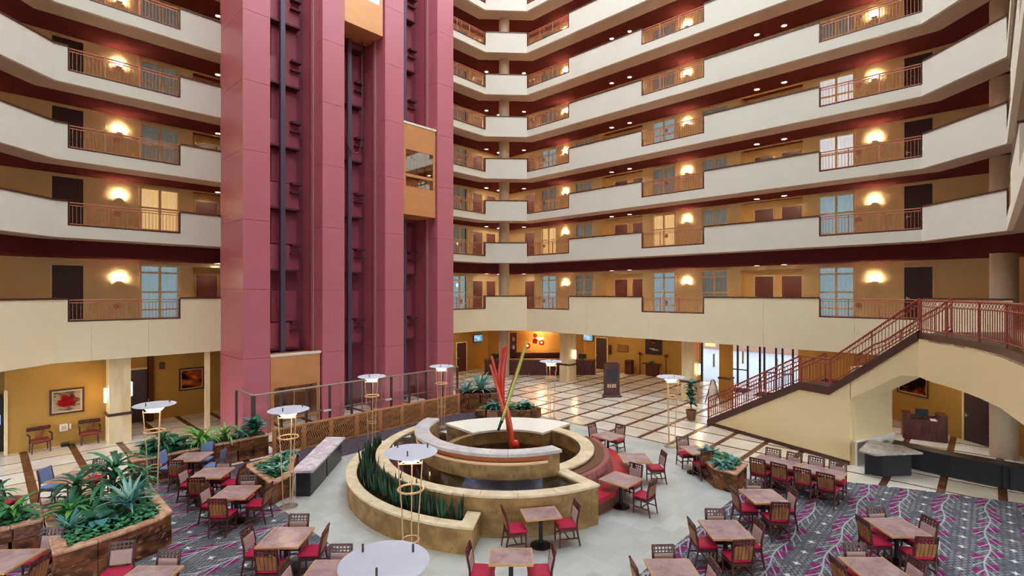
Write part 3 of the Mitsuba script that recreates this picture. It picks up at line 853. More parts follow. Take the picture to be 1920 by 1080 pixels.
# slanted soffit under the upper flight, and flat soffit under the landing
V = []
for s in arch_s:
    zz = float(np.interp(ne(s)[1], [1.5, 1.95, 3.33], [3.3, 3.26, 2.24]))
    V += [[*ne(s, 0.1), zz], [*ne(s, 1.6), zz], [*ne(s, 0.1), zz + 0.12], [*ne(s, 1.6), zz + 0.12]]
Fs = []
for i in range(len(arch_s) - 1):
    a, b = 4 * i, 4 * i + 4
    for p, q in ((0, 1), (1, 3), (3, 2), (2, 0)):
        Fs += [[a + p, a + q, b + q], [a + p, b + q, b + p]]
put('soffit', (np.array(V), np.array(Fs)), CREAMW, st)
put('soffit', prism(Polygon([tuple(p) for p in LAND] + [(22.4, -0.47), (20.75, 1.15)]), 3.3, 3.4), CREAMW, st)
struct('wall_stair_end', prism(Polygon([(20.18, 3.36), (22.3, 2.6), (22.25, 2.46), (20.14, 3.22)]), 0, 3.3), CREAMW, 'cream wall closing the space under the stairs')
k = put('wainscot', prism(Polygon([(20.12, 3.22), (22.24, 2.46), (22.22, 2.4), (20.1, 3.16)]), 0.0, 0.8), WHITE, 'wall_stair_end')
put('wainscot_cap', prism(Polygon([(20.11, 3.22), (22.26, 2.46), (22.22, 2.36), (20.07, 3.12)]), 0.8, 0.85), WHITE, 'wall_stair_end')


def railing(path, label, cat='stair railing', group=None, h=0.95, m=STAIRRAIL, first=True):
    p = np.asarray(path, float)
    d = np.concatenate([[0], np.cumsum(np.linalg.norm(np.diff(p, axis=0), axis=1))])
    L = d[-1]
    f = lambda t: np.array([np.interp(t, d, p[:, k]) for k in range(3)])
    k = thing('stair_railing', label, cat, group)
    N = max(6, int(L / 0.25))
    line = lambda dz: [f(t) + [0, 0, dz] for t in np.linspace(0, L, N)]
    put('handrail', tube(line(h), 0.03, 6), m, k, True)
    put('lower_handrail', tube(line(h - 0.17), 0.018, 5), m, k, True)
    put('bottom_rail', tube(line(0.1), 0.018, 5), m, k, True)
    bal = []
    nb = int(L / 0.125)
    for t in np.linspace(0.06, L - 0.06, nb):
        q = f(t)
        bal.append(bx(q[0] - 0.009, q[0] + 0.009, q[1] - 0.009, q[1] + 0.009, q[2] + 0.1, q[2] + h - 0.17))
    put('balusters', join(bal), m, k); tag(list(scene)[-1], kind='stuff')
    rings = []
    for t in np.arange(0.1, L - 0.05, 0.17):
        q, q2 = f(t), f(min(t + 0.05, L))
        e = (q2 - q); e /= np.linalg.norm(e) + 1e-9
        c = q + [0, 0, h - 0.085]
        rings.append(tube([c + 0.062 * (math.cos(a) * e + math.sin(a) * np.array([0, 0, 1.0])) for a in np.linspace(0, 2 * PI, 11)[:-1]], 0.008, 4, True))
    put('scroll_rings', join(rings), m, k); tag(list(scene)[-1], kind='stuff')
    for t in np.arange(0, L + 0.01, L / max(1, round(L / 1.7))):
        q = f(min(t, L))
        put('post', bx(q[0] - 0.02, q[0] + 0.02, q[1] - 0.02, q[1] + 0.02, q[2], q[2] + h + 0.02), m, k)
    return k


def flight(off, sa, sb):
    return [(*ne(s, off), rise(s) + 0.12) for s in np.linspace(sa, sb, 14)]


railing(flight(0.05, 0.0, S1), 'reddish stair railing of the lower flight, front side with scroll rings')
railing(flight(0.05, S1 + 0.01, S2 - 0.01), 'short reddish railing of the half landing between the two flights')
railing(flight(0.05, S2, S3), 'reddish stair railing of the upper flight, front side with scroll rings')
railing(flight(1.6, 0.0, S1), 'reddish stair railing on the far side of the lower flight')
railing(flight(1.6, S2, S3), 'reddish stair railing on the far side of the upper flight')
railing([(x + 0.03, y - 0.07, 4.62) for x, y in LAND], 'reddish curved railing of the second floor landing at the right edge')

# ================================================================== FOUNTAIN
C = (11.4, 11.0)


def pol(r, deg):
    return C[0] + r * math.cos(math.radians(deg)), C[1] + r * math.sin(math.radians(deg))


def sector(r, a0, a1, n=60):
    return Polygon([C] + [pol(r, a) for a in np.linspace(a0, a1, n)])


ft = thing('fountain', 'round sandstone fountain with spiral basin walls in the centre of the court', 'fountain')
put('basin_wall', arc(C, 3.72, 4.0, 95, 254, 0, 0.95, 64), SAND, ft, smooth=30)
put('basin_wall', arc(C, 2.31, 2.66, 254, 362, 0, 0.95, 44), SAND, ft, smooth=30)
w0, w1, w2, w3 = pol(2.4, 254), pol(4.0, 254), pol(4.0, 258.5), pol(2.4, 261.5)
put('basin_wall', prism(Polygon([w0, w1, w2, w3]), 0, 0.95), SAND, ft)
for i, (a0, a1) in enumerate(zip(np.linspace(95, 254, 13)[:-1], np.linspace(95, 254, 13)[1:])):
    put('coping', arc(C, 3.68, 4.03, a0 + 0.06, a1 - 0.06 if i < 11 else a1, 0.95, 1.0, 6), SANDCAP, ft)
for a0, a1 in zip(np.linspace(254, 362, 8)[:-1], np.linspace(254, 362, 8)[1:]):
    put('coping', arc(C, 2.28, 2.70, a0, a1 - 0.12, 0.95, 1.0, 6), SANDCAP, ft)
put('coping', prism(Polygon([pol(2.72, 253.6), pol(4.03, 253.9), pol(4.03, 259), pol(2.72, 260.5)]), 0.951, 1.001), SANDCAP, ft)
put('pool_floor', prism(sector(3.73, 95, 256).union(Point(C).buffer(2.35)), 0.0, 0.28), POND, ft)
DECK = sector(3.5, 3, 84).difference(Point(C).buffer(1.85, 48))
put('deck', prism(DECK, 0.0, 0.92), SAND, ft)
put('deck_edge', prism(sector(3.54, 2.6, 84.4).difference(Point(C).buffer(1.81, 48)), 0.92, 0.99), DECKW, ft)
inner = arc(C, 1.85, 2.05, 84, 140, 0.0, 0.9, 20)
put('inner_wall', inner, SAND, ft, smooth=30)
put('drum_wall', arc(C, 2.44, 2.72, 113, 255, 0.28, 1.52, 60), SAND, ft, smooth=30)
for a0, a1 in zip(np.linspace(112.5, 255.5, 15)[:-1], np.linspace(112.5, 255.5, 15)[1:]):
    put('marble_slab', arc((C[0], C[1] + 0.05), 2.41, 2.86, a0 + 0.08, a1 - 0.08, 1.52, 1.6, 6), MARBLEW, ft)
put('copper_band', arc(C, 2.70, 2.745, 125, 247, 1.38, 1.52, 50), COPPERB, ft, smooth=30)
put('bronze_tube', tube([(C[0] + 2.80 * math.cos(t), C[1] + 2.80 * math.sin(t), 1.33) for t in np.radians(np.linspace(130, 246, 50))], 0.05, 8), BRONZE, ft, True)
for a in (150, 190, 230):
    put('tube_bracket', arc(C, 2.7, 2.78, a, a + 0.8, 1.315, 1.345, 1), BRONZE, ft)
wat = sector(3.71, 95.5, 253.8).difference(Point(C).buffer(2.73, 48)).difference(DECK.buffer(0.01))
k = put('pool_water', prism(wat, 0.281, 0.89), WATER)
tag(k, 'still dark water in the outer crescent basin of the fountain', 'water', kind='stuff')
wat2 = Point(C).buffer(2.295, 48).difference(DECK.buffer(0.01)).difference(Polygon([w0, w1, w2, w3]).buffer(0.01))
k = put('pool_water', prism(wat2, 0.281, 0.52), WATER)
tag(k, 'still dark water in the inner pool around the glass sculpture', 'water', kind='stuff')
# planter ring with snake plants
pk = thing('fountain_planter', 'low curved sandstone planter wrapping the left side of the fountain', 'planter')
put('wall', arc(C, 4.58, 4.83, 112, 214.6, 0, 0.57, 44), SAND, pk, smooth=30)
put('wall', prism(Polygon([pol(4.03, 214.6), pol(4.83, 214.6), pol(4.83, 211.4), pol(4.03, 210.6)]), 0, 0.569), SAND, pk)
for i, (a0, a1) in enumerate(zip(np.linspace(112, 214.6, 11)[:-1], np.linspace(112, 214.6, 11)[1:])):
    put('coping', arc(C, 4.56, 4.86, a0 + 0.05, a1 - (0.05 if i < 9 else 0), 0.57, 0.62, 5), SANDCAP, pk)
put('coping', prism(Polygon([pol(4.04, 215.0), pol(4.86, 215.0), pol(4.86, 211.2), pol(4.04, 210.2)]), 0.571, 0.621), SANDCAP, pk)
put('soil', arc(C, 4.01, 4.6, 112, 212, 0.1, 0.46, 40), SOIL, pk)


def blade(L, w, el0, el1, seg=4, fold=0.25):
    """A leaf along +x from the origin; elevation runs from el0 to el1 degrees."""
    t = np.linspace(0, 1, seg + 1)
    el = np.radians(el0 + (el1 - el0) * t)
    x = np.concatenate([[0], np.cumsum(np.cos((el[1:] + el[:-1]) / 2)) * L / seg])
    z = np.concatenate([[0], np.cumsum(np.sin((el[1:] + el[:-1]) / 2)) * L / seg])
    ww = w * np.clip(np.sin(PI * np.clip(t * 0.86 + 0.14, 0, 1)) ** 0.7, 0.03, 1)
    V = []
    for i in range(seg + 1):
        nx, nz = -math.sin(el[i]), math.cos(el[i])
        V += [[x[i] + nx * fold * ww[i] * .5, -ww[i] / 2, z[i] + nz * fold * ww[i] * .5], [x[i], 0, z[i]], [x[i] + nx * fold * ww[i] * .5, ww[i] / 2, z[i] + nz * fold * ww[i] * .5]]
    Fs = []
    for i in range(seg):
        for j in (0, 1):
            a = 3 * i + j
            Fs += [[a, a + 3, a + 4], [a, a + 4, a + 1]]
    return np.array(V), np.array(Fs)


def cluster(n, L, w, e0, e1, rnd, base=0.05, z0=0.0, fold=0.25):
    ms = []
    for i in range(n):
        ph = i * 2.39996 + rnd.uniform(-.3, .3)
        a = e0 + rnd.uniform(-14, 14); s = rnd.uniform(.7, 1.1)
        m = blade(L * s, w * rnd.uniform(.8, 1.15), a, e1 + rnd.uniform(-15, 15), 4, fold)
        r = base * math.sqrt(rnd.uniform(0, 1))
        ms.append(rot(m, ph, (r * math.cos(ph), r * math.sin(ph), z0 + rnd.uniform(0, .05))))
    return ms


rnd = random.Random(5)
SNK = mat('m_snake_leaf', (42, 82, 58), 0.4)
SNAKE = []
for v in range(4):
    SNAKE.append(mikit.ply(join(cluster(11, 0.62, 0.065, 80, 84, rnd, 0.12)), GREEN[5] if v % 2 == 0 else SNK))
NTH = ['first', 'second', 'third', 'fourth', 'fifth', 'sixth', 'seventh', 'eighth', 'ninth', 'tenth', 'eleventh', 'twelfth', 'thirteenth', 'fourteenth', 'fifteenth', 'sixteenth', 'seventeenth', 'eighteenth', 'nineteenth', 'twentieth', 'twenty-first', 'twenty-second']
i = 0
angs = [208.5, 204.0, 199.6, 196.4, 193.4, 190.2, 187.2, 183.6, 180.2, 176.6, 173.0, 169.2, 165.4, 161.4, 157.2, 153, 148.5, 144, 139, 134, 128.5, 122.5]
for a in angs:
    x, y = pol(4.30 + 0.08 * math.sin(a * 7), a)
    k = thing('snake_plant', 'upright dark snake plant in the fountain planter, %s from its cut end' % NTH[i], 'plant', 'snake plants around the fountain')
    s = 1.0 if i < 3 else rnd.uniform(1.0, 1.3)
    kk = numbered(k + '__blades')
    scene[kk] = {**SNAKE[i % 4], 'to_world': T().translate([x, y, 0.44]).rotate([0, 0, 1], a * 31 % 360).scale([1, 1, s])}
    tag(kk, kind='stuff')
    i += 1

# glass sculpture: points given in the plane that faces the camera at the pool's middle
SD = 17.15


def sp(X, z, dy=0.0):
    x, y = cam2w(X, SD + dy)
    return (x, y, z)


sc = thing('glass_sculpture', 'tall glass sculpture of red and green rods on an orange trunk in the fountain', 'sculpture')


def rod(name, pts, r, m):
    p = np.array(pts, float)
    t = np.linspace(0, 1, 16)
    q = np.column_stack([np.interp(t, np.linspace(0, 1, len(p)), p[:, k]) for k in range(3)])
    q[1:-1] = (q[:-2] + 2 * q[1:-1] + q[2:]) / 4
    put(name, tube(q, r * (1 - 0.55 * np.abs(t - 0.4) ** 1.5), 8), m, sc, True)


rod('trunk', [sp(0.02, 0.3), sp(-0.04, 0.9), sp(-0.13, 1.5), sp(-0.2, 1.95)], 0.115, GLASSORG)
rod('red_rod', [sp(-0.3, 1.7, .06), sp(-0.33, 2.6, .06), sp(-0.28, 3.3, .06), sp(-0.2, 3.95, .06)], 0.075, GLASSRED)
rod('red_rod', [sp(-0.33, 1.8, .12), sp(-0.44, 2.7, .12), sp(-0.42, 3.3, .12), sp(-0.3, 3.9, .12)], 0.06, GLASSRED)
rod('orange_rod', [sp(-0.26, 1.65, -.05), sp(-0.48, 2.5, -.05), sp(-0.74, 3.35, -.05)], 0.055, GLASSORG)
rod('orange_rod', [sp(-0.34, 2.2, .18), sp(-0.6, 3.2, .18), sp(-0.7, 3.62, .18)], 0.045, GLASSORG)
rod('amber_rod', [sp(-0.36, 1.35, .02), sp(-0.06, 2.4, .02), sp(0.36, 3.75, .02)], 0.06, GLASSAMB)
rod('yellow_rod', [sp(-0.33, 1.45, -.1), sp(0.05, 2.65, -.1), sp(0.52, 4.15, -.1)], 0.055, GLASSYEL)
rod('green_rod', [sp(-0.47, 1.1, -.03), sp(-0.3, 1.6, -.03), sp(0.2, 3.1, .1), sp(0.42, 3.8, .1)], 0.05, GLASSGRN)
put('splash_ball', (lambda m: (np.array(m.vertices) * [1, 1, 1.4] + sp(0.12, 0.66, -.2), np.array(m.faces)))(trimesh.creation.icosphere(2, 0.13)), GLASSRED, sc, True)

# curved booth on the right of the fountain
bk = thing('curved_booth', 'curved red vinyl booth with tufted back around the right side of the fountain', 'booth')
put('back_shelf', arc(C, 2.67, 3.0, 258, 340, 0.0, 0.9, 30), BOOTHDK, bk, smooth=30)
ba = np.linspace(259, 336, 20)
for a0, a1 in zip(ba[:-1], ba[1:]):
    v, f = arc(C, 3.0, 3.12, a0 + 0.05, a1 - 0.05, 0.44, 0.88, 4)
    v = v.copy(); rr = np.hypot(v[:, 0] - C[0], v[:, 1] - C[1]); th = np.arctan2(v[:, 1] - C[1], v[:, 0] - C[0])
    mid = math.radians((a0 + a1) / 2 - 360)
    bulge = np.where(rr > 3.06, 0.05 * (1 - (np.abs(th - mid) / math.radians((a1 - a0) / 2)) ** 2) + np.where(v[:, 2] < 0.6, 0.12, 0.0), 0)
    v[:, 0] += np.cos(th) * bulge; v[:, 1] += np.sin(th) * bulge
    put('back_cushion', (v, f), BOOTHBACK, bk)
put('seat_cushion', arc(C, 3.1, 3.75, 259, 335, 0.34, 0.47, 40), BOOTHRED, bk, smooth=30)
put('seat_base', arc(C, 3.05, 3.68, 259.5, 334.5, 0.0, 0.34, 40), BOOTHDK, bk, smooth=30)

# ================================================================== BRONZE FENCE AND ELEVATOR GUARD RAIL
fk = thing('bronze_fence', 'low bronze fence of patterned panels in front of the elevators', 'fence')
fx = np.linspace(7.1, 15.7, 9)
for i in range(8):
    a, b = fx[i] + 0.03, fx[i + 1] - 0.03
    pn = put('panel', join([bx(a, b, 18.42, 18.44, 0.06, 0.9)]), FENCEBACK, fk)
    bars = []
    for x in np.linspace(a + 0.05, b - 0.05, 12):
        for z0 in (0.1, 0.36, 0.62):
            bars.append(rot(bx(-0.015, 0.015, -0.014, 0.014, -0.15, 0.15), 0, (x, 18.4, z0 + 0.14), ([0, 1, 0], (0.5 if z0 != 0.36 else -0.5) + 0.2 * math.sin(x * 9 + z0))))
    put('lattice', join(bars), FENCE, pn); tag(list(scene)[-1], kind='stuff')
    put('frame', join([bx(a, b, 18.37, 18.45, 0.88, 0.95), bx(a, b, 18.38, 18.44, 0.03, 0.09), bx(a, a + 0.05, 18.38, 18.44, 0.03, 0.9), bx(b - 0.05, b, 18.38, 18.44, 0.03, 0.9)]), FENCE, pn)
for x in fx:
    put('post', bx(x - 0.03, x + 0.03, 18.36, 18.46, 0.0, 0.97), FENCE, fk)
gk = thing('guard_rail', 'tall grey metal guard rail with glass panels before the elevator shafts', 'railing')
gx = np.linspace(6.9, 16.7, 11)
put('top_rail', rbox(6.85, 16.75, 19.63, 19.77, 1.98, 2.03, 0.01), RAILGREY, gk)
put('top_rail', rbox(6.78, 6.92, 19.7, 21.45, 1.98, 2.03, 0.01), RAILGREY, gk)
put('middle_rail', bx(6.9, 16.7, 19.68, 19.72, 0.98, 1.03), RAILGREY, gk)
put('bottom_rail', bx(6.9, 16.7, 19.68, 19.72, 0.1, 0.16), POSTGREY, gk)
for i, x in enumerate(gx):
    put('post', bx(x - 0.035, x + 0.035, 19.65, 19.75, 0, 1.98), POSTGREY, gk)
    if i < 10:
        put('thin_post', bx((x + gx[i + 1]) / 2 - 0.015, (x + gx[i + 1]) / 2 + 0.015, 19.68, 19.72, 0, 1.98), RAILGREY, gk)
        x0, x1 = x + 0.04, gx[i + 1] - 0.04
        put('glass', (np.array([[x0, 19.7, 0.18], [x1, 19.7, 0.18], [x1, 19.7, 1.96], [x0, 19.7, 1.96]]), np.array([[0, 1, 2], [0, 2, 3]])), PANE, gk)
put('post', bx(6.8, 6.87, 19.65, 19.75, 0, 1.98), POSTGREY, gk)
put('post', bx(6.8, 6.87, 21.35, 21.45, 0, 1.98), POSTGREY, gk)
for i, x in enumerate((9.7, 12.6)):
    k = put('small_sign', rbox(x - 0.16, x + 0.16, 19.6, 19.68, 0.94, 1.01, 0.01), MARBLEW)
    tag(k, 'small pale plate fixed low on the guard rail, %s' % ('below the second lamp' if i else 'left of the second lamp'), 'plate')

# ================================================================== STONE PLANTERS


def planter(poly, h, label, cap=True, th=0.16):
    P = Polygon(poly)
    if not P.exterior.is_ccw:
        P = Polygon(list(P.exterior.coords)[::-1])
    k = thing('stone_planter', label, 'planter')
    pts = list(P.exterior.coords)
    rr = random.Random(int(poly[0][0] * 100))
    for (x0, y0), (x1, y1) in zip(pts[:-1], pts[1:]):
        L = math.hypot(x1 - x0, y1 - y0)
        if L < 0.05:
            continue
        n = max(1, round(L / 0.5))
        an = math.atan2(y1 - y0, x1 - x0)
        for j in range(n):
            a, b = L * j / n, L * (j + 1) / n
            rows = [(0.0, 0.42), (0.42, h - 0.06)] if h > 0.7 else [(0.0, h - 0.06)]
            for z0, z1 in rows:
                sh = rr.uniform(-0.05, 0.05) if n > 1 else 0
                put('stone', rot(rbox(max(a + sh, 0) + 0.004, min(b + sh, L) - 0.004, -rr.uniform(0, 0.018), th, z0 + 0.003, z1 - 0.003, 0.012), an, (x0, y0, 0)), ROCK if rr.random() < 0.75 else ROCKB, k)
            if cap:
                put('cap_stone', rot(rbox(a + 0.003, b - 0.003, -0.03, th + 0.05, h - 0.06, h, 0.012), an, (x0, y0, 0)), ROCKCAP, k)
    soil = P.buffer(-th + 0.02)
    put('soil', prism(soil, 0.05, h - 0.1), SOIL, k)
    return k


PL1 = [(0.95, 13.11), (1.61, 13.17), (2.1, 13.26), (2.68, 13.44), (2.99, 13.71), (3.0, 15.9), (0.98, 15.9)]
planter(PL1, 0.75, 'large stone planter with a curved front full of green plants at lower left')
planter([(-2.6, 15.25), (0.9, 15.29), (0.9, 16.6), (-2.6, 16.6)], 0.75, 'stone planter with green plants cut by the left edge')
planter([(5.45, 16.3), (5.42, 14.2), (5.98, 14.4), (7.2, 16.7)], 0.6, 'triangular stone planter beside the long marble buffet')
planter([(3.1, 18.62), (7.0, 18.62), (7.0, 19.5), (3.1, 19.5)], 0.75, 'stone planter with blue and bright green plants at the foot of the red tower')
planter([(15.75, 18.5), (17.5, 17.3), (18.4, 18.4), (16.6, 19.7)], 0.95, 'tall stone planter with a green bush at the end of the bronze fence', cap=False)
planter([(15.45, 17.0), (17.2, 15.1), (17.95, 15.15), (17.9, 15.9), (16.3, 17.45)], 0.5, 'low stone planter with blue green plants behind the fountain', cap=False)
planter([(14.95, 5.9), (14.9, 5.25), (15.97, 5.3), (16.6, 6.3), (16.0, 6.9)], 0.6, 'stone planter with silvery plants right of the limestone walk')

# ---- plants
LEAF = {}


def leafset(name, L, w, e0, e1, m, fold=0.25):
    LEAF[name] = [mikit.ply(blade(L, w, e0 + d, e1 + d * 1.5, 5, fold), mm, True) for d in (-18, 0, 16) for mm in m]


leafset('corn', 0.75, 0.1, 52, -52, [GREEN[0], GREEN[3]])
leafset('spiky', 0.55, 0.05, 46, 4, [GREEN[2], GREEN[4]])
leafset('lime', 0.62, 0.12, 55, -40, [GREEN[1], GREEN[0]])
leafset('broad', 0.42, 0.2, 50, -30, [GREEN[2], GREEN[3]], 0.15)
leafset('silver', 0.32, 0.09, 50, -30, [GREEN[2], GREEN[3], GREEN[4]], 0.2)
leafset('brightg', 0.7, 0.07, 60, -45, [mat('m_leaf_bright', (110, 168, 70), 0.4), GREEN[1]])
rp = random.Random(21)


def plant(kind, name, x, y, z, n, s, label, stem=0.0, joined=False, group=None, tiers=1):
    k = thing(name, label, 'plant', group)
    if stem > 0:
        put('stem', tube([(x, y, z), (x + 0.02, y + 0.02, z + stem * 0.5), (x, y, z + stem)], 0.03, 6), POT, k)
    n = int(n * (2.4 if kind == 'silver' else 1.5))
    s *= 1.2
    for i in range(n):
        ph = i * 137.5 + rp.uniform(-20, 20)
        sc_ = s * rp.uniform(0.6, 1.15)
        if kind == 'silver':
            ph += 0.0
        zz = z + stem * (1 - (i % tiers) / max(tiers, 3.0) * 0.9) + rp.uniform(-0.03, 0.05)
        r = 0.04 if kind != 'silver' else rp.uniform(0.02, 0.2)
        tw = T().translate([x + r * math.cos(ph), y + r * math.sin(ph), zz]).rotate([0, 0, 1], ph).scale([sc_, sc_, sc_])
        kk = numbered(k + '__leaf')
        scene[kk] = {**rp.choice(LEAF[kind]), 'to_world': tw}
    return k


plant('corn', 'dracaena', 2.15, 15.2, 0.65, 34, 1.0, 'tall arching dracaena in the middle of the large left planter', 0.95, tiers=3)
plant('spiky', 'bromeliad', 2.3, 14.35, 0.65, 36, 1.15, 'spiky blue green plant at the front of the large left planter', 0.3, tiers=2)
plant('lime', 'leafy_plant', 1.35, 14.9, 0.65, 20, 0.85, 'yellow green leafy plant on the left of the large left planter', 0.25, tiers=2)
plant('broad', 'leafy_plant', 1.75, 14.2, 0.65, 20, 0.95, 'broad-leaved dark plant between the yellow green and the spiky plant', 0.1)
plant('corn', 'dracaena', 2.72, 15.3, 0.65, 18, 0.75, 'smaller arching dracaena at the right end of the large left planter', 0.5, tiers=2)
plant('broad', 'leafy_plant', 2.65, 14.2, 0.65, 14, 0.7, 'low broad-leaved plant at the right rim of the large left planter', 0.0)
plant('lime', 'leafy_plant', 0.45, 15.9, 0.65, 20, 0.9, 'arching green plant in the left edge planter, nearest the large planter', 0.2, tiers=2)
plant('broad', 'leafy_plant', -0.2, 15.75, 0.65, 20, 0.9, 'broad-leaved plant in the left edge planter, cut by the picture edge', 0.1)
plant('broad', 'leafy_plant', 3.6, 19.0, 0.65, 24, 1.0, 'blue green broad-leaved plant at the left end of the planter below the tower', 0.35, tiers=3)
plant('broad', 'leafy_plant', 4.25, 19.0, 0.65, 24, 1.05, 'blue green broad-leaved plant beside the bright green plant below the tower', 0.3, tiers=3)
plant('brightg', 'spider_plant', 4.95, 18.95, 0.65, 34, 1.0, 'bright green spider plant in the middle of the planter below the tower', 0.25, tiers=2)
plant('brightg', 'spider_plant', 5.75, 19.05, 0.65, 26, 0.85, 'smaller bright green spider plant on the right below the tower', 0.25, tiers=2)
plant('broad', 'leafy_plant', 6.65, 18.95, 0.65, 26, 1.0, 'dark blue green plant at the right end of the planter below the tower', 0.45, tiers=3)
plant('silver', 'hosta', 5.85, 14.95, 0.5, 22, 1.05, 'silvery leafy plant at the tip of the triangular planter', 0.05)
plant('silver', 'hosta', 6.25, 15.7, 0.5, 22, 1.0, 'silvery leafy plant in the middle of the triangular planter', 0.05)
plant('broad', 'leafy_plant', 5.75, 15.5, 0.5, 14, 0.7, 'small green plant at the left rim of the triangular planter', 0.0)
plant('silver', 'hosta', 6.7, 16.3, 0.5, 18, 0.9, 'silvery leafy plant at the far end of the triangular planter', 0.05)
plant('spiky', 'fern', 17.1, 18.4, 0.8, 46, 1.5, 'round green fern bush in the tall planter at the end of the bronze fence', 0.25, tiers=3)
plant('spiky', 'fern', 16.4, 18.7, 0.8, 30, 1.1, 'smaller green fern left of the bush at the end of the bronze fence', 0.15, tiers=2)
plant('silver', 'hosta', 16.25, 16.55, 0.4, 24, 1.2, 'blue green plant on the left in the low planter behind the fountain', 0.1)
plant('silver', 'hosta', 17.3, 15.6, 0.4, 26, 1.25, 'blue green plant on the right in the low planter behind the fountain', 0.1)
plant('broad', 'leafy_plant', 16.75, 16.1, 0.4, 16, 0.8, 'dark green plant in the middle of the low planter behind the fountain', 0.0)
plant('silver', 'hosta', 15.9, 6.45, 0.5, 26, 1.1, 'silvery plant at the back of the planter by the limestone walk', 0.15, tiers=2)
plant('silver', 'hosta', 15.25, 5.75, 0.5, 26, 1.05, 'silvery plant at the front of the planter by the limestone walk', 0.1)
plant('broad', 'leafy_plant', 15.85, 5.75, 0.5, 18, 0.8, 'green leafy plant on the right of the planter by the limestone walk', 0.05)


plant('corn', 'dracaena', 1.5, 15.45, 0.65, 26, 0.85, 'arching dracaena at the back left of the large left planter', 0.6, tiers=3)
plant('corn', 'dracaena', 2.45, 14.9, 0.65, 20, 0.62, 'low arching dracaena behind the spiky plant of the large left planter', 0.35, tiers=2)
plant('spiky', 'bromeliad', 1.25, 14.2, 0.65, 26, 0.75, 'smaller spiky plant near the front left corner of the large left planter', 0.12)
plant('corn', 'dracaena', 3.9, 18.95, 0.65, 24, 0.7, 'arching dark green plant between the two blue green plants below the tower', 0.55, tiers=2)
plant('spiky', 'fern', 6.2, 19.05, 0.65, 26, 0.9, 'spiky blue green plant between the spider plants and the rail below the tower', 0.2, tiers=2)
plant('corn', 'dracaena', 0.15, 16.25, 0.65, 22, 0.7, 'arching plant at the back of the left edge planter', 0.5, tiers=2)


def groundcover(poly, z, n, label, s=0.1):
    n = int(n * 1.6)
    P = Polygon(poly); x0, y0, x1, y1 = P.bounds
    ms = []
    while len(ms) < n:
        x, y = rp.uniform(x0, x1), rp.uniform(y0, y1)
        if P.contains(Point(x, y)):
            ms.append(rot(blade(s * rp.uniform(.8, 1.3), s * rp.uniform(.7, 1.0), rp.uniform(10, 60), rp.uniform(-40, 10), 2, 0.15), rp.uniform(0, 2 * PI), (x, y, z + rp.uniform(-.05, .14))))
    h = len(ms) // 3
    k = put('ground_cover', join(ms), GREEN[0])
    tag(k, label, 'foliage', kind='stuff')


groundcover(list(Polygon(PL1).buffer(-0.17).exterior.coords), 0.68, 900, 'small green creeping leaves covering the soil of the large left planter')
groundcover([(-2.4, 15.4), (0.8, 15.42), (0.8, 16.5), (-2.4, 16.5)], 0.68, 700, 'small green creeping leaves covering the left edge planter')
groundcover([(3.25, 18.75), (6.9, 18.75), (6.9, 19.4), (3.25, 19.4)], 0.68, 500, 'small green leaves covering the planter below the tower')
groundcover([(5.6, 16.0), (5.58, 14.6), (5.9, 14.7), (6.9, 16.5)], 0.53, 350, 'small green leaves covering the triangular planter')
groundcover([(15.1, 5.8), (15.1, 5.4), (15.9, 5.45), (16.4, 6.3), (16.0, 6.7)], 0.53, 260, 'small green leaves covering the planter by the limestone walk')
groundcover([(15.7, 17.0), (17.25, 15.3), (17.75, 15.3), (17.7, 15.8), (16.3, 17.25)], 0.43, 240, 'small green leaves covering the low planter behind the fountain')
k = plant('broad', 'potted_plant', 22.2, 9.8, 0.45, 56, 0.72, 'tall green potted plant on the tiles at the foot of the stairs', 1.15, tiers=7)
put('pot', lathe([(0.001, 0.0), (0.17, 0.0), (0.23, 0.42), (0.25, 0.46), (0.21, 0.46), (0.2, 0.4), (0.001, 0.4)], 20, (22.2, 9.8)), POT, k, smooth=30)

# ================================================================== FLOOR LAMPS
LP = Proto()
LP.add('base', lathe([(0.001, 0.0), (0.24, 0.0), (0.24, 0.025), (0.2, 0.04), (0.001, 0.04)], 24), CHROME, smooth=30)
for i in range(3):
    a = math.radians(90 + 120 * i)
    LP.add('pole', tube([(0.13 * math.cos(a), 0.13 * math.sin(a), 0.03), (0.19 * math.cos(a), 0.19 * math.sin(a), 1.45), (0.27 * math.cos(a), 0.27 * math.sin(a), 2.5)], 0.014, 6), LAMPPOLE, True)
for r, z in ((0.25, 1.9), (0.165, 0.9)):
    t = np.linspace(0, 2 * PI, 25)[:-1]
    LP.add('ring', tube([(r * math.cos(a), r * math.sin(a), z) for a in t], 0.022 if z > 1 else 0.012, 6, True), LAMPPOLE, True)
LP.add('cross_bar', join([tube([(0.27 * math.cos(a), 0.27 * math.sin(a), 2.44), (0.27 * math.cos(b), 0.27 * math.sin(b), 2.44)], 0.012, 5) for a, b in ((PI / 2, 7 * PI / 6), (7 * PI / 6, 11 * PI / 6), (11 * PI / 6, PI / 2))]), LAMPPOLE)
LP.add('glow_bowl', lathe([(0.001, 2.42), (0.13, 2.44), (0.2, 2.5), (0.25, 2.58), (0.001, 2.585)], 24), WHITE, smooth=30, **emitter((3.4, 2.6, 1.7), 0.8))
LP.add('dish', lathe([(0.001, 2.59), (0.3, 2.595), (0.5, 2.62), (0.525, 2.635), (0.5, 2.65), (0.3, 2.675), (0.001, 2.69)], 40), LAMPWHITE, smooth=30)
LP.add('knob', join([lathe([(0.001, 2.76), (0.014, 2.76), (0.014, 2.66), (0.001, 2.66)], 8, (0.35 * math.cos(a), 0.35 * math.sin(a))) for a in (0.4, 2.5, 4.6)]), POSTGREY)
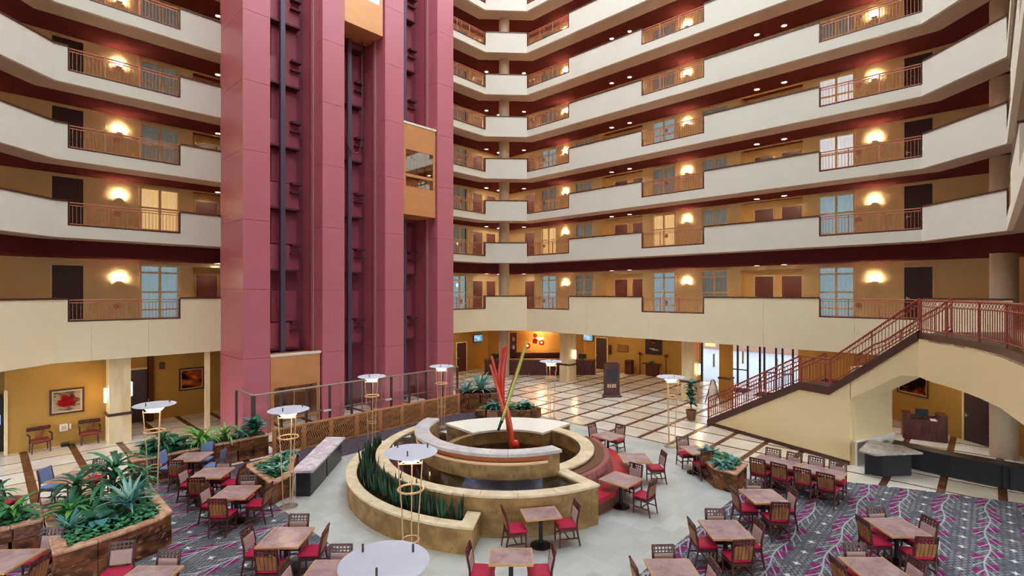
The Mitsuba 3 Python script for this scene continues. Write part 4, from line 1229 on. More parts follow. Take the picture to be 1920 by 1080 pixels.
for x, y, lb in ((3.33, 17.08, 'behind the leafy planter at left'), (5.68, 13.72, 'at the front end of the marble buffet'), (10.12, 16.91, 'behind the fountain planter, before the guard rail'), (13.59, 17.08, 'near the far end of the bronze fence'),
                 (18.02, 14.62, 'on the tiles right of the sculpture'), (17.8, 8.64, 'on the tile edge left of the stairs'), (5.85, 8.32, 'in front of the snake plants'), (3.24, 5.14, 'seen from above at the bottom edge')):
    LP.place('floor_lamp', at(x, y, 0, YAW + 7), 'three-legged floor lamp with white dish top, %s' % lb, 'lamp', 'dish floor lamps')

# ================================================================== TABLES AND CHAIRS
W_ = 0.43


def table_proto(w, d):
    P = Proto()
    P.add('table_top', rbox(-w / 2 + 0.022, w / 2 - 0.022, -d / 2 + 0.022, d / 2 - 0.022, 0.722, 0.752, 0.004), MARBLEP)
    P.add('edge_band', join([bx(-w / 2, w / 2, s * d / 2 - (0.025 if s > 0 else 0), s * d / 2 + (0.025 if s < 0 else 0), 0.712, 0.75) for s in (-1, 1)] + [bx(s * w / 2 - (0.025 if s > 0 else 0), s * w / 2 + (0.025 if s < 0 else 0), -d / 2 + 0.024, d / 2 - 0.024, 0.712, 0.75) for s in (-1, 1)]), TABEDGE)
    P.add('column', lathe([(0.045, 0.03), (0.045, 0.70), (0.2, 0.70), (0.2, 0.715), (0.001, 0.715)], 14), BLACK, smooth=30)
    P.add('base', lathe([(0.001, 0.0), (0.24, 0.0), (0.24, 0.02), (0.1, 0.05), (0.045, 0.09)], 24), BLACK, smooth=30)
    return P


TBS, TBN, TBL = table_proto(0.86, 0.88), table_proto(0.84, 0.62), table_proto(1.15, 0.74)


def chair_proto(seat, back_front, blue=False):
    """Faces +y, origin on the floor under the seat's middle."""
    P = Proto()
    P.add('seat', rbox(-0.225, 0.225, -0.2, 0.235, 0.425, 0.49, 0.02), seat)
    P.add('seat_frame', join([bx(-0.22, 0.22, 0.17, 0.21, 0.36, 0.425), bx(-0.22, 0.22, -0.21, -0.17, 0.36, 0.425), bx(-0.22, -0.18, -0.2, 0.2, 0.36, 0.425), bx(0.18, 0.22, -0.2, 0.2, 0.36, 0.425)]), WOODDK)
    for s in (-1, 1):
        P.add('leg', tube([(s * 0.2, 0.2, 0.0), (s * 0.2, 0.195, 0.43)], [0.016, 0.024], 6), WOODDK)
    for s in (-1, 1):
        P.add('rear_leg', tube([(s * 0.2, -0.28, 0.0), (s * 0.205, -0.2, 0.4), (s * 0.21, -0.21, 0.6), (s * 0.21, -0.278, 0.925)], [0.017, 0.024, 0.022, 0.018], 6), WOODDK)
    P.add('stretcher', join([bx(-0.21, -0.19, -0.22, 0.2, 0.17, 0.195), bx(0.19, 0.21, -0.22, 0.2, 0.17, 0.195), bx(-0.2, 0.2, -0.02, 0.0, 0.17, 0.195)]), WOODDK)
    sl = lambda z: -0.205 - max(0, (z - 0.6)) * 0.21
    tilt = math.atan(0.21)
    if blue:
        P.add('back_cushion', rot(rbox(-0.19, 0.19, -0.03, 0.03, -0.2, 0.2, 0.02), 0, (0, -0.235, 0.74), ([1, 0, 0], tilt)), BLUE)
        P.add('top_rail', bx(-0.21, 0.21, -0.295, -0.265, 0.9, 0.935), WOODDK)
        return P
    P.add('back_panel', rot(rbox(-0.185, 0.185, -0.012, 0.02, -0.13, 0.13, 0.008), 0, (0, -0.225, 0.655), ([1, 0, 0], tilt)), back_front)
    P.add('back_slats', join([rot(bx(x - 0.032, x + 0.032, -0.03, -0.013, -0.15, 0.14), 0, (0, -0.225, 0.655), ([1, 0, 0], tilt)) for x in np.linspace(-0.15, 0.15, 5)]), SLAT, kind='stuff')
    lat = [bx(-0.205, 0.205, -0.012, 0.012, z - 0.011, z + 0.011) for z in (-0.07, 0.0)] + [bx(-0.21, 0.21, -0.016, 0.016, 0.055, 0.095)] + [bx(x - 0.01, x + 0.01, -0.01, 0.01, -0.08, 0.06) for x in np.linspace(-0.17, 0.17, 6)]
    P.add('lattice', rot(join(lat), 0, (0, -0.265, 0.84), ([1, 0, 0], tilt)), WOODDK)
    return P


CH = chair_proto(CUSHION, FABRIC)
CHB = chair_proto(BLUE, FABRIC, True)
SIDE = {'back': 'far side', 'front': 'near side', 'left': 'left side', 'right': 'right side'}


def setting(P, X, D, ang, label, tlabel, chairs, blue=(), dist=0.60, world=None, group='dining tables'):
    """A table at camera-aligned X, D (or at a world place) with chairs around it; ang turns the whole set."""
    x, y = world if world is not None else cam2w(X, D)
    yaw = YAW + ang
    P.place('dining_table', at(x, y, 0.0, yaw), label, 'table', group)
    c, s = math.cos(math.radians(yaw)), math.sin(math.radians(yaw))
    for name, dx, dy, rz, *more in chairs:
        px, py = x + c * dx - s * dy, y + s * dx + c * dy
        b = name in blue
        (CHB if b else CH).place('dining_chair', at(px, py, 0.004, yaw + rz + rp.uniform(-5, 5)), ('blue upholstered chair' if b else 'red-seated dark wood chair') + ', %s of the %s' % (more[0] if more else SIDE[name], tlabel), 'chair', 'blue dining chairs' if b else 'dark wood dining chairs')


def four(d=0.62, row='l'):
    b, f, s_ = (0.38, 0.6, 0.55) if row == 'l' else (0.32, 0.55, 0.46)
    if d != 0.62:
        b = f = s_ = d
    return [('back', 0.0, b, 180), ('front', 0.0, -f, 0), ('left', -s_, 0.0, -90), ('right', s_, 0.0, 90)]


def two(d=0.62):
    return four(d)[2:]


def tlab(where):
    return 'square dining table with marble top, %s' % where


setting(TBS, 0, 0, 0, tlab('behind the large left planter on the tiles'), 'table behind the large left planter', [('left', -0.66, 0.12, -90), ('back', 0.0, 0.64, 180)], blue=('left',), world=(1.72, 18.25))
setting(TBS, -9.86, 15.47, 5, tlab('with blue chairs before the planter below the tower'), 'far left table with blue chairs', four(0.64), blue=('left', 'back', 'right'))
setting(TBS, -8.42, 14.07, 5, tlab('second back in the left carpet row'), 'second-back table of the left row', four())
setting(TBS, -7.0, 12.72, 2, tlab('in the left carpet row beside the triangular planter'), 'left row table near the triangular planter', four())
setting(TBS, -4.68, 10.38, 0, tlab('in the left carpet row at the limestone edge'), 'left row table by the limestone edge', four())
setting(TBS, -3.3, 9.05, 0, tlab('half hidden under the nearest lamp dish'), 'table under the nearest lamp dish', [four()[0], four()[2]])
setting(TBS, -6.5, 8.85, 0, tlab('at the bottom edge before the large left planter'), 'bottom left table', [four()[0]])
setting(TBS, -9.6, 9.45, 3, tlab('cut by the left edge in front of the planter'), 'table cut by the left edge', [('back', 0.15, 0.66, 180), ('right', 0.62, -0.25, 90)])
setting(TBN, 0.66, 11.5, 12, 'small dining table with marble top against the front of the fountain', 'small table against the fountain', two(0.6))
setting(TBN, -0.02, 9.62, 0, 'small dining table with marble top at the bottom middle on the limestone', 'small table at the bottom middle', two(0.62))
setting(TBS, 3.4, 17.75, 40, 'dining table with marble top at the far end of the red booth', 'far booth table', [('right', 0.64, 0.15, 90, 'right side'), ('back', 0.25, 0.7, 180, 'far side')])
setting(TBS, 3.75, 15.35, 0, 'dining table with marble top before the middle of the red booth', 'middle booth table', [('right', 0.64, 0.0, 90)])
setting(TBS, 2.95, 13.6, 47, 'dining table with marble top turned at the near end of the red booth', 'near booth table', [('front', 0.1, -0.64, 0, 'near side'), ('right', 0.64, 0.05, 90)])
setting(TBN, 5.88, 16.15, 100, 'small dining table with marble top left of the silvery planter', 'small table by the silvery planter', [('left', -0.46, 0.0, -90, 'near side'), ('right', 0.55, 0.0, 90, 'far side')])
for i, (wx, wy, nm) in enumerate(((16.36, 4.6, 'left'), (16.36, 3.44, 'right'))):
    setting(TBL, 0, 0, -46, 'long dining table with marble top beside the stair wall, %s of the joined pair' % nm, '%s long table by the stair wall' % nm,
            [('back', -0.28, 0.36, 180, 'far side left'), ('back', 0.3, 0.36, 180, 'far side right'), ('front', -0.28, -0.46, 0, 'near side left'), ('front', 0.3, -0.46, 0, 'near side right')], world=(wx, wy))
setting(TBS, 6.26, 12.47, 0, tlab('in the right carpet row next to the silvery planter'), 'right row table next to the silvery planter', four(row='r'))
setting(TBS, 4.56, 10.71, 0, tlab('in the middle of the right carpet row'), 'middle table of the right row', four(row='r'))
setting(TBS, 2.93, 9.09, 0, tlab('nearest in the right carpet row, at the bottom edge'), 'nearest table of the right row', [four(row='r')[0], four(row='r')[2], four(row='r')[3]])
setting(TBS, 8.3, 10.82, 0, tlab('far right on the vine carpet'), 'far right table on the vine carpet', four(row='r'))
setting(TBS, 6.66, 9.15, 0, tlab('at the bottom right on the vine carpet'), 'bottom right table on the vine carpet', [four(row='r')[0], four(row='r')[2], four(row='r')[3]])
x, y = cam2w(-7.55, 9.55)
CH.place('dining_chair', at(x, y, 0.004, YAW + 195), 'dark wood chair with red seat standing alone against the large left planter', 'chair', 'dark wood dining chairs')
x, y = cam2w(-13.0, 12.9)
CH.place('dining_chair', at(x, y, 0.004, YAW - 80), 'dark wood chair standing on the tiles behind the left edge planter', 'chair', 'dark wood dining chairs')

# ================================================================== LONG BUFFET
bk = thing('buffet_counter', 'long grey marble buffet counter on black cabinets beside the fountain', 'counter')
bp = Polygon([(5.98, 14.28), (6.42, 13.86), (8.70, 16.28), (8.26, 16.78)])
put('marble_top', prism(bp, 0.70, 0.76), MARBLEG, bk)
bb = bp.buffer(-0.1, join_style=2)
cut = LineString([(6.6, 15.8), (8.1, 14.5)]).buffer(0.04)
for g in bb.difference(cut).geoms:
    put('cabinet', prism(g, 0.0, 0.70), BLACK, bk)

# ================================================================== RIGHT BACKGROUND UNDER THE STAIRS
k = thing('bar_counter', 'long black curved bar counter under the stairs at right', 'counter')
cv = [(21.25, 2.35), (21.0, 1.6), (20.88, 0.8), (20.82, 0.0), (20.8, -0.9), (20.8, -2.6)]
cvi = [(x + 0.5, y) for x, y in cv]
put('front', prism(Polygon(cv + cvi[::-1]), 0.0, 0.66), BLACKM, k)
put('top', prism(Polygon([(x - 0.04, y) for x, y in cv] + [(x + 0.03, y) for x, y in cvi[::-1]]), 0.66, 0.7), BLACK, k)
for y in (-0.35, -0.5):
    put('seam_post', bx(20.77, 20.83, y - 0.015, y + 0.015, 0, 0.66), BLACK, k)
k = thing('serving_table', 'grey marble serving table on a black base in front of the stair wall', 'table')
put('marble_top', prism(Polygon([(19.02, 2.95), (18.85, 2.5), (20.1, 1.45), (20.6, 2.0), (20.5, 2.9)]), 0.78, 0.83), MARBLES, k)
put('black_base', prism(Polygon([(19.4, 2.85), (19.5, 2.4), (20.25, 1.75), (20.5, 2.1), (20.4, 2.8)]), 0.0, 0.78), BLACKM, k)
k = thing('reception_podium', 'dark cherry wood desk with raised ends under the stairs', 'desk')
dx = np.array([0.98, -1.0 * 0.98]); dk = [(25.25, 2.45), (25.5, 1.1)]
ux, uy = (dk[1][0] - dk[0][0]), (dk[1][1] - dk[0][1]); Lk = math.hypot(ux, uy); an = math.atan2(uy, ux)
put('front_panel', rot(rbox(0, Lk, 0, 0.05, 0, 0.78, 0.01), an, (*dk[0], 0)), CHERRY, k)
put('desk_top', rot(bx(0, Lk, 0.0, 0.7, 0.74, 0.78), an, (*dk[0], 0)), CHERRY, k)
put('side_panel', rot(rbox(Lk - 0.3, Lk, 0.0, 0.7, 0.0, 1.05, 0.01), an, (*dk[0], 0)), CHERRY, k)
put('side_panel', rot(rbox(0, 0.28, 0.0, 0.7, 0.0, 1.0, 0.01), an, (*dk[0], 0)), CHERRY, k)
put('back_panel', rot(rbox(0, Lk, 0.65, 0.7, 0.0, 0.9, 0.01), an, (*dk[0], 0)), CHERRY, k)
k = thing('monitor', 'black computer monitor standing on the cherry wood desk', 'monitor')
put('screen', rot(rbox(0.42, 0.82, 0.28, 0.32, 0.9, 1.2, 0.01), an, (*dk[0], 0)), BLACK, k)
put('stand', rot(join([bx(0.59, 0.65, 0.3, 0.34, 0.79, 0.95), bx(0.5, 0.74, 0.22, 0.42, 0.78, 0.8)]), an, (*dk[0], 0)), BLACK, k)
k = put('papers', rot(bx(0.88, 1.15, 0.12, 0.5, 0.781, 0.80), an, (*dk[0], 0)), WHITE)
tag(k, 'white papers lying on the cherry wood desk right of the monitor', 'papers')
# wall direction of the yellow wall behind the desk
wa = np.array([31.35, 6.2]) - np.array([24.0, -2.42]); wa /= np.hypot(*wa); wn = np.array([-wa[1], wa[0]])


def on_wall(t, d):
    p = np.array([24.0, -2.42]) + wa * t + wn * d
    return p


def framed(name, label, p, deg, w, h, z, pm, fm=CHERRY, mw=0.05):
    k = thing(name, label, 'picture')
    tw = at(p[0], p[1], z, deg)
    def sub(n, m, mt):
        kk = numbered(k + '__' + n); scene[kk] = {**mikit.ply(m, mt), 'to_world': tw}
    sub('frame', join([bx(-w / 2, w / 2, -0.04, 0, -h / 2, -h / 2 + 0.06), bx(-w / 2, w / 2, -0.04, 0, h / 2 - 0.06, h / 2), bx(-w / 2, -w / 2 + 0.06, -0.04, 0, -h / 2, h / 2), bx(w / 2 - 0.06, w / 2, -0.04, 0, -h / 2, h / 2)]), fm)
    sub('mount', bx(-w / 2 + 0.05, w / 2 - 0.05, -0.015, 0, -h / 2 + 0.05, h / 2 - 0.05), MATTE)
    sub('print', bx(-w / 2 + 0.06 + mw, w / 2 - 0.06 - mw, -0.02, -0.014, -h / 2 + 0.06 + mw, h / 2 - 0.06 - mw), pm)
    return k


adeg = math.degrees(math.atan2(wa[1], wa[0]))
p = on_wall(6.3, 0.02)
framed('picture', 'framed brown and red picture on the yellow wall above the desk under the stairs', p, adeg + 180, 1.5, 1.0, 1.8, PAINTB)
p = on_wall(3.55, 0.02)
DOORB.place('door', at(p[0], p[1], 0, adeg + 180), 'dark red door on the yellow wall left of the right round column', kind='structure')

# ================================================================== LEFT LOBBY
framed('picture', 'framed abstract picture with a red patch on the left lobby wall', (2.2, 25.49), 0, 1.0, 0.95, 1.67, PAINTA, CAP)
framed('picture', 'framed fire-coloured picture in the recess left of the red tower', (6.85, 27.58), 0, 1.05, 1.05, 1.7, PAINTB)
SC = Proto()
SC.add('seat', rbox(-0.27, 0.27, -0.26, 0.26, 0.36, 0.46, 0.03), BOOTHRED if False else mat('m_side_seat', (126, 40, 36), 0.5))
SC.add('back_splat', rbox(-0.1, 0.1, 0.24, 0.28, 0.46, 0.78, 0.01), SLAT)
SC.add('back_rail', rot(rbox(-0.33, 0.33, 0.22, 0.3, 0.74, 0.88, 0.02), 0, (0, 0, 0)), WOODDK)
SC.add('arm', join([bx(s * 0.3 - 0.025, s * 0.3 + 0.025, -0.2, 0.26, 0.62, 0.66) for s in (-1, 1)] + [bx(s * 0.3 - 0.02, s * 0.3 + 0.02, -0.2, -0.16, 0.4, 0.64) for s in (-1, 1)]), WOODDK)
for s in (-1, 1):
    for yy in (-0.22, 0.23):
        SC.add('leg', tube([(s * 0.25, yy, 0), (s * 0.24, yy, 0.38)], [0.018, 0.026], 6), WOODDK)
SC.place('side_chair', at(1.42, 25.1, 0, 6), 'dark armchair with red seat against the left lobby wall, nearer the dark doorway', 'chair', 'lobby side chairs')
SC.place('side_chair', at(2.82, 25.1, 0, -4), 'dark armchair with red seat against the left lobby wall, nearer the stone pier', 'chair', 'lobby side chairs')
k = thing('wall_phone', 'small white wall phone box between the two side chairs', 'phone')
put('box', rbox(1.98, 2.22, 25.4, 25.49, 0.55, 0.82, 0.015), WHITE, k)
put('front_plate', rbox(2.03, 2.17, 25.385, 25.4, 0.62, 0.76, 0.005), MATTE, k)
put('handset', rbox(2.25, 2.32, 25.42, 25.48, 0.6, 0.8, 0.015), WHITE, k)
k = put('floor_box', rbox(2.0, 2.25, 25.2, 25.42, 0.0, 0.12, 0.02), BLACK)
tag(k, 'small black box on the floor under the wall phone', 'box')
PSC = Proto()
PSC.add('shade', rbox(-0.055, 0.055, -0.1, -0.01, -0.28, 0.28, 0.02), WHITE, **emitter((8.0, 5.6, 2.6), 0.5))
PSC.add('bracket', bx(-0.04, 0.04, -0.03, 0.0, -0.34, 0.34), CHROME)
PSC.place('pier_lamp', at(3.28, 24.62, 1.85, -90), 'slim glowing lamp on the left face of the left stone pier', 'wall lamp', 'slim pier lamps')
PSC.place('pier_lamp', at(4.02, 24.9, 1.95, 90), 'slim glowing lamp on the right face of the left stone pier', 'wall lamp', 'slim pier lamps')
PSC.place('pier_lamp', at(26.75, 19.7, 1.75, 0), 'slim glowing lamp on the stone pier before the reception desk', 'wall lamp', 'slim pier lamps')
PSC.place('pier_lamp', at(26.1, 11.13, 1.75, 0), 'slim glowing lamp on the stone pier left of the entrance', 'wall lamp', 'slim pier lamps')
DOORB.place('door', at(4.75, 27.59, 0, 0), 'dark door in the recess behind the left stone pier', kind='structure')
k = put('wall_speaker', rbox(5.55, 5.75, 27.48, 27.6, 2.3, 2.6, 0.02), CAP)
tag(k, 'small brown box high on the recess wall right of the dark door', 'speaker')
k = put('corner_post', bx(5.1, 5.3, 27.3, 27.595, 0, 3.41), BEAM)
tag(k, 'dark brown post at the edge of the recess wall', 'post')
k = thing('vending_machine', 'dark machine with a blue lit screen in the doorway at the left edge', 'machine')
put('body', rbox(-0.75, 0.5, 26.1, 26.8, 0, 2.0, 0.02), BLACK, k)
put('screen', bx(-0.3, 0.42, 26.07, 26.1, 1.0, 1.35), SHEERC, k, **emitter((0.5, 0.9, 2.2), 0.3))
put('tray', rbox(-0.2, 0.4, 25.95, 26.1, 0.75, 0.82, 0.01), CHROME, k)
put('door_frame', bx(0.5, 0.6, 25.46, 25.52, 0, 2.3), FRAME, 'wall_lobby_left')

# ================================================================== RECEPTION AND RIGHT LOBBY
k = thing('reception_desk', 'long dark wood reception desk in the far corner of the lobby', 'desk')


def camwall(X0, X1, D, th, z0, z1):
    a, b, c_, d = cam2w(X0, D), cam2w(X1, D), cam2w(X1, D + th), cam2w(X0, D + th)
    return prism(Polygon([a, b, c_, d]), z0, z1)


for X0, X1 in ((-1.95, -0.65), (-0.62, 1.2), (1.23, 3.0), (3.03, 4.5), (4.53, 5.9)):
    put('front_panel', camwall(X0, X1, 35.4, 0.06, 0, 1.0), CHERRY, k)
put('counter_top', camwall(-2.0, 6.0, 35.33, 0.7, 1.0, 1.05), STRIP, k)
put('back_counter', camwall(0.2, 4.6, 37.6, 0.5, 0.0, 1.3), CHERRY, k)
put('counter_gap', camwall(-0.6, 4.4, 35.5, 0.4, 1.05, 1.1), TABEDGE, k)
for i, (X, h_) in enumerate(((-1.2, 1.5), (5.0, 1.5))):
    k = thing('desk_monitor', 'dark monitor on the reception desk, %s' % ('left of the sculpture' if i == 0 else 'right of the stone pier'), 'monitor')
    put('screen', camwall(X - 0.28, X + 0.28, 35.6, 0.05, 1.14, 1.45), BLACK, k)
    put('stand', camwall(X - 0.05, X + 0.05, 35.62, 0.05, 1.05, 1.14), BLACK, k)
k = thing('shelf_unit', 'narrow dark shelf with pale ornaments beside the corner column', 'shelf')
put('case', camwall(-0.15, 0.35, 37.9, 0.3, 0, 2.75), CHERRY, k)
for z in (1.5, 2.1):
    put('shelf', camwall(-0.1, 0.3, 37.8, 0.1, z, z + 0.05), CAP, k)
for i, z in enumerate((1.55, 2.15)):
    q = cam2w(0.1, 37.84)
    kk = put('vase', lathe([(0.001, z), (0.08, z), (0.12, z + 0.12), (0.05, z + 0.28), (0.06, z + 0.33), (0.001, z + 0.33)], 12, q), MATTE, smooth=30)
    tag(kk, 'pale vase on the %s shelf beside the corner column' % ('lower', 'upper')[i], 'vase')
for i, (X, z, m, nm) in enumerate(((1.19, 1.75, GLASSRED, 'lowest on the left'), (1.76, 2.12, GLASSRED, 'in the middle'), (2.25, 2.0, GLASSRED, 'on the right'), (1.75, 2.55, GLASSORG, 'topmost small one'))):
    q = cam2w(X, 38.2)
    k = thing('glass_flower', 'red glass flower glowing on the wall behind reception, %s' % nm, 'wall ornament', 'red glass flowers')
    s_ = 1.0 if i < 3 else 0.7
    petals = []
    for j in range(7):
        a = j * 2 * PI / 7
        petals.append(rot(blade(0.26 * s_, 0.2 * s_, 25, -10, 3, 0.2), 0, (0, 0, 0), ([0, 1, 0], -0.0)))
        v, f = petals[-1]
        v = v @ np.array([[math.cos(a), 0, math.sin(a)], [0, 1, 0], [-math.sin(a), 0, math.cos(a)]]) if False else v
        # turn the leaf (in local x, rising z) about the axis that points to the camera
        u = np.array([*RT, 0]); w_ = np.array([0, 0, 1.0]); fwd = np.array([-FW[0], -FW[1], 0])
        e1 = math.cos(a) * u + math.sin(a) * w_; e2 = -math.sin(a) * u + math.cos(a) * w_
        petals[-1] = (np.array([q[0], q[1], z]) + v[:, :1] * e1 + v[:, 1:2] * e2 + v[:, 2:3] * fwd, f)
    put('petals', join(petals), m, k); tag(list(scene)[-1], kind='stuff')
    if i in (0, 2):
        put('bulb', (lambda mm: (np.array(mm.vertices) + [q[0] - FW[0] * 0.02, q[1] - FW[1] * 0.02, z + 0.02], np.array(mm.faces)))(trimesh.creation.icosphere(1, 0.05)), WHITE, k, **emitter((60, 26, 10), 0.8))
    else:
        put('bulb', (lambda mm: (np.array(mm.vertices) + [q[0], q[1], z], np.array(mm.faces)))(trimesh.creation.icosphere(1, 0.05)), GLASSORG, k)
q = cam2w(2.15, 38.25)
k = thing('picture_light', 'bright uplight behind the red glass flowers', 'wall lamp')
put('shade', lathe([(0.001, 2.25), (0.22, 2.28), (0.26, 2.36), (0.001, 2.36)], 16, q), WHITE, k, **emitter((26, 17, 8), 2.0))
put('bracket', lathe([(0.001, 2.2), (0.04, 2.2), (0.04, 2.25), (0.001, 2.25)], 8, q), CHROME, k)
TV = Proto()
TV.add('bezel', rbox(-0.47, 0.47, -0.07, 0.0, -0.3, 0.3, 0.01), BLACK)
TV.add('screen', bx(-0.43, 0.43, -0.075, -0.07, -0.25, 0.25), SHEERC, **emitter((0.015, 0.07, 0.11), 0.3))
TV.add('screen_image', join([bx(-0.12, 0.2, -0.079, -0.075, -0.16, 0.12), bx(-0.36, -0.14, -0.079, -0.075, 0.0, 0.18)]), SHEERC, **emitter((0.1, 0.15, 0.2), 0.3))
TV.place('television', at(25.9, 28.18, 2.35, 0), 'wall television with a blue picture left of the corner column', 'television', 'lobby televisions')
TV.place('television', at(32.28, 22.45, 2.35, -90), 'wall television with a blue picture right of the reception pier', 'television', 'lobby televisions')
DOORP.place('door', at(24.3, 28.19, 0, 0), 'dark lobby door left of the blue television', kind='structure')
DOORB.place('door', at(32.29, 21.25, 0, RZR), 'dark lobby door right of the reception pier', kind='structure')
POSTER = Proto()
POSTER.add('board', rbox(-0.62, 0.62, -0.05, 0.0, -0.62, 0.5, 0.01), mat('m_poster_dark', (52, 26, 24), 0.5))
POSTER.add('picture', bx(-0.12, 0.1, -0.055, -0.05, 0.02, 0.45), PAINTB)
POSTER.add('script_line', join([rot(bx(-0.3, 0.1, -0.056, -0.05, -0.215, -0.19), 0), bx(-0.22, 0.34, -0.056, -0.05, -0.27, -0.245), bx(-0.02, 0.4, -0.056, -0.05, -0.32, -0.3)]), WHITE)
POSTER.place('poster', at(32.28, 16.95, 2.1, RZR), 'large dark poster with a pale script line above the console table', 'poster')
k = thing('console_table', 'small dark console table under the large poster', 'table')
put('top', rbox(31.85, 32.25, 16.3, 17.6, 0.82, 0.88, 0.01), CHERRY, k)
put('base', rbox(31.95, 32.2, 16.5, 17.4, 0.0, 0.82, 0.01), CHERRY, k)
plant('broad', 'leafy_plant', 31.98, 16.95, 0.88, 16, 0.5, 'dark leafy plant standing on the console table under the poster', 0.05)
for i, y in enumerate((17.95, 15.95)):
    k = thing('candle_stand', 'thin dark candle stand %s of the large poster' % ('left', 'right')[i], 'candle stand')
    put('pole', tube([(32.15, y, 0.0), (32.15, y, 1.35)], 0.03, 6), CHERRY, k)
    put('cup', lathe([(0.001, 1.35), (0.1, 1.4), (0.12, 1.55), (0.001, 1.55)], 10, (32.15, y)), CAP, k)
k = put('ornament_sign', rbox(32.2, 32.29, 18.95, 19.85, 1.5, 1.98, 0.02), SLAT)
tag(k, 'brown carved plaque on the wall behind the standing sign', 'plaque')
k = put('narrow_panel', rbox(32.2, 32.29, 20.35, 20.6, 1.2, 1.9, 0.02), CHERRY)
tag(k, 'narrow dark panel on the wall left of the carved plaque', 'panel')
k = thing('trash_bin', 'dark square bin against the wall right of the standing sign', 'bin')
put('body', rbox(31.5, 31.95, 18.3, 18.8, 0, 1.0, 0.02), CHERRY, k)
put('opening', bx(31.485, 31.5, 18.4, 18.7, 0.72, 0.88), BLACK, k)
k = thing('standing_sign', 'tall dark brown standing sign with pale letters on the lobby tiles', 'sign')
kx, ky = 24.1, 15.2
tw = at(kx, ky, 0, YAW + 2)
SG = [('base', rbox(-0.52, 0.52, -0.2, 0.2, 0, 0.12, 0.02), CHERRY), ('board', rbox(-0.44, 0.44, -0.05, 0.05, 0.1, 1.85, 0.015), CHERRY), ('crest', rbox(-0.38, 0.38, -0.05, 0.05, 1.84, 1.96, 0.03), CHERRY),
      ('dark_picture', bx(-0.3, 0.3, -0.06, -0.05, 0.85, 1.55), mat('m_sign_picture', (44, 46, 54), 0.4)),
      ('letters', join([bx(-0.26 + 0.13 * i, -0.26 + 0.13 * i + (0.1 if i != 1 else 0.08), -0.065, -0.05, 0.52, 0.72) for i in range(4)]), MATTE)]
for n_, m_, mt in SG:
    kk = numbered(k + '__' + n_); scene[kk] = {**mikit.ply(m_, mt), 'to_world': tw}

# entrance glazing
ek = thing('entrance_front', 'bright glass entrance front with dark frames behind the stairs', 'glass doors', kind='structure')
yy = [13.55, 12.3, 11.9, 11.3, 10.7, 10.0, 9.75, 9.1, 8.75, 8.2, 7.65]
for i, y in enumerate(yy):
    put('mullion', bx(32.33, 32.43, y - 0.05, y + 0.05, 0, 3.0), BLACK if i not in (1, 2) else OCHRE, ek)
for i in range(len(yy) - 1):
    if i == 1:
        continue
    y0, y1 = yy[i] - 0.05, yy[i + 1] + 0.05
    put('pane', (np.array([[32.38, y0, 0.02], [32.38, y1, 0.02], [32.38, y1, 3.0], [32.38, y0, 3.0]]), np.array([[0, 1, 2], [0, 2, 3]])), 'm_tint', ek)
    if i in (2, 3, 6, 8):
        put('door_bar', bx(32.33, 32.43, y1, y0, 1.0, 1.06), BLACK, ek)
put('head', bx(32.3, 32.45, 7.6, 13.6, 2.9, 3.02), BLACK, ek)
for i, (x, y) in enumerate(((31.0, 11.0), (30.7, 8.9))):
    k = put('floor_mat', rbox(x - 0.7, x + 0.7, y - 0.75, y + 0.75, 0.002, 0.014, 0.004), mat('m_mat', (52, 58, 84)))
    tag(k, 'dark blue mat on the tiles inside the entrance, %s' % ('nearer the pier', 'nearer the stairs')[i], 'mat')
struct('exterior_pavement', bx(33.0, 75, -20, 50, -0.3, -0.02), PAVE, 'pale pavement outside the entrance')
k = put('exterior_wall', join([bx(52, 52.3, 2, 22, 0, 4.2)]), mat('m_out_wall', (196, 150, 130)))
tag(k, 'pale red wall seen through the entrance glass', kind='structure')
for i, (x, y) in enumerate(((40, 11.2), (43, 14.6), (39.5, 15.6))):
    kk = thing('street_tree', 'small green tree outside the entrance glass, %s' % ('right', 'middle', 'left')[i], 'tree')
    put('trunk', tube([(x, y, 0), (x, y, 1.0)], 0.08, 6), POT, kk)
    put('crown', join(cluster(200, 0.9, 0.3, 40, -30, rnd, 0.3, 0.9)), GREEN[1], kk); tag(list(scene)[-1], kind='stuff')
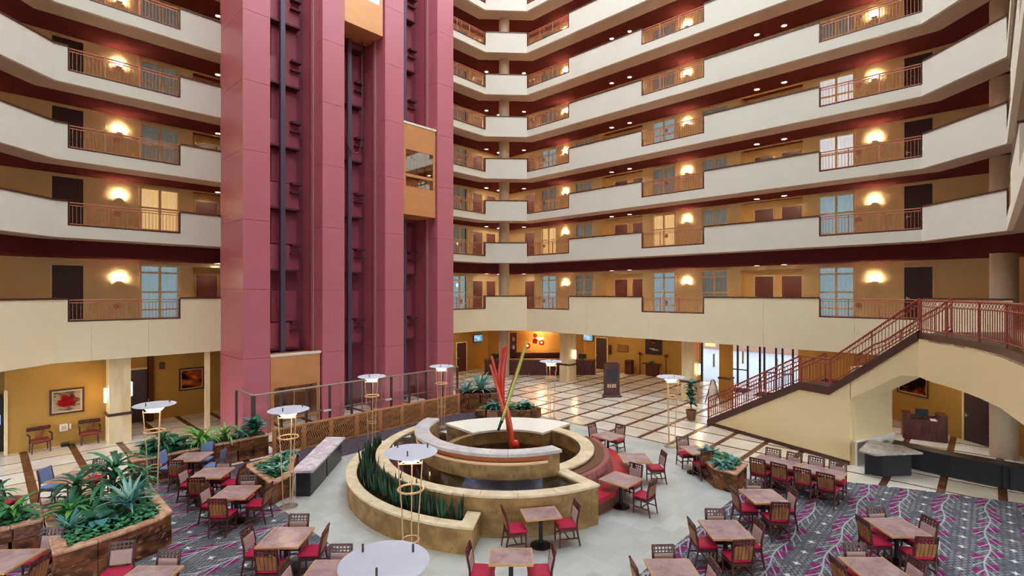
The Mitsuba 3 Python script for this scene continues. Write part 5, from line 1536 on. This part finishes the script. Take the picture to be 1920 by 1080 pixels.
# flower stand before the entrance
k = thing('flower_stand', 'dark flower arrangement on a tall white vase and tripod before the entrance', 'flower stand')
fx_, fy_ = 26.6, 10.55
put('vase', lathe([(0.001, 0.0), (0.16, 0.0), (0.26, 0.35), (0.22, 0.8), (0.1, 1.05), (0.12, 1.1), (0.001, 1.1)], 18, (fx_, fy_)), WHITE, k, smooth=30)
for a in (0.3, 2.4, 4.5):
    put('leg', tube([(fx_ + 0.42 * math.cos(a), fy_ + 0.42 * math.sin(a), 0), (fx_ + 0.08 * math.cos(a), fy_ + 0.08 * math.sin(a), 1.2)], 0.025, 6), BLACK, k)
put('flowers', join(cluster(130, 0.55, 0.14, 55, -30, rnd, 0.12, 1.15)), GREEN[5], k); tag(list(scene)[-1], kind='stuff')
put('blossoms', join(cluster(24, 0.4, 0.14, 40, 10, rnd, 0.15, 1.2)), BOOTHDK, k); tag(list(scene)[-1], kind='stuff')
k = thing('exit_sign', 'glowing orange red exit sign under the balcony edge near the entrance', 'sign')
put('lit_face', rbox(25.7, 25.76, 10.1, 10.6, 3.05, 3.22, 0.01), GLASSRED, k, **emitter((3.2, 0.5, 0.1), 0.3))
put('hanger', bx(25.715, 25.745, 10.3, 10.4, 3.22, 3.425), BLACK, k)
k = put('wall_sign', rbox(31.1, 31.2, 4.2, 5.3, 1.9, 2.7, 0.01), BLACK)
tag(k, 'dark board on the ochre wall between entrance and stairs', 'board')

# luggage cart on the second floor gallery
k = thing('luggage_cart', 'birdcage luggage cart on the second floor gallery behind the parapet', 'luggage cart')
lx, ly, lz = 26.4, 18.9, 4.55
put('platform', rbox(lx - 0.3, lx + 0.3, ly - 0.55, ly + 0.55, 0.2 + lz, 0.26 + lz, 0.01), CAP, k)
for s in (-1, 1):
    put('hoop', tube([(lx + s * 0.26, ly - 0.5, lz + 0.2), (lx + s * 0.26, ly - 0.5, lz + 1.2), (lx + s * 0.2, ly - 0.35, lz + 1.55), (lx, ly, lz + 1.75), (lx - s * 0.2, ly + 0.35, lz + 1.55), (lx - s * 0.26, ly + 0.5, lz + 1.2), (lx - s * 0.26, ly + 0.5, lz + 0.2)], 0.022, 6), CHROME, k, True)
put('hanging_rail', tube([(lx, ly - 0.4, lz + 1.6), (lx, ly + 0.4, lz + 1.6)], 0.015, 6), CHROME, k)
for i in range(4):
    put('wheel', rot(lathe([(0.001, -0.02), (0.09, -0.02), (0.09, 0.02), (0.001, 0.02)], 12), 0, (lx + (0.22 if i % 2 else -0.22), ly + (0.42 if i // 2 else -0.42), lz + 0.09), ([0, 1, 0], PI / 2)), BLACK, k)
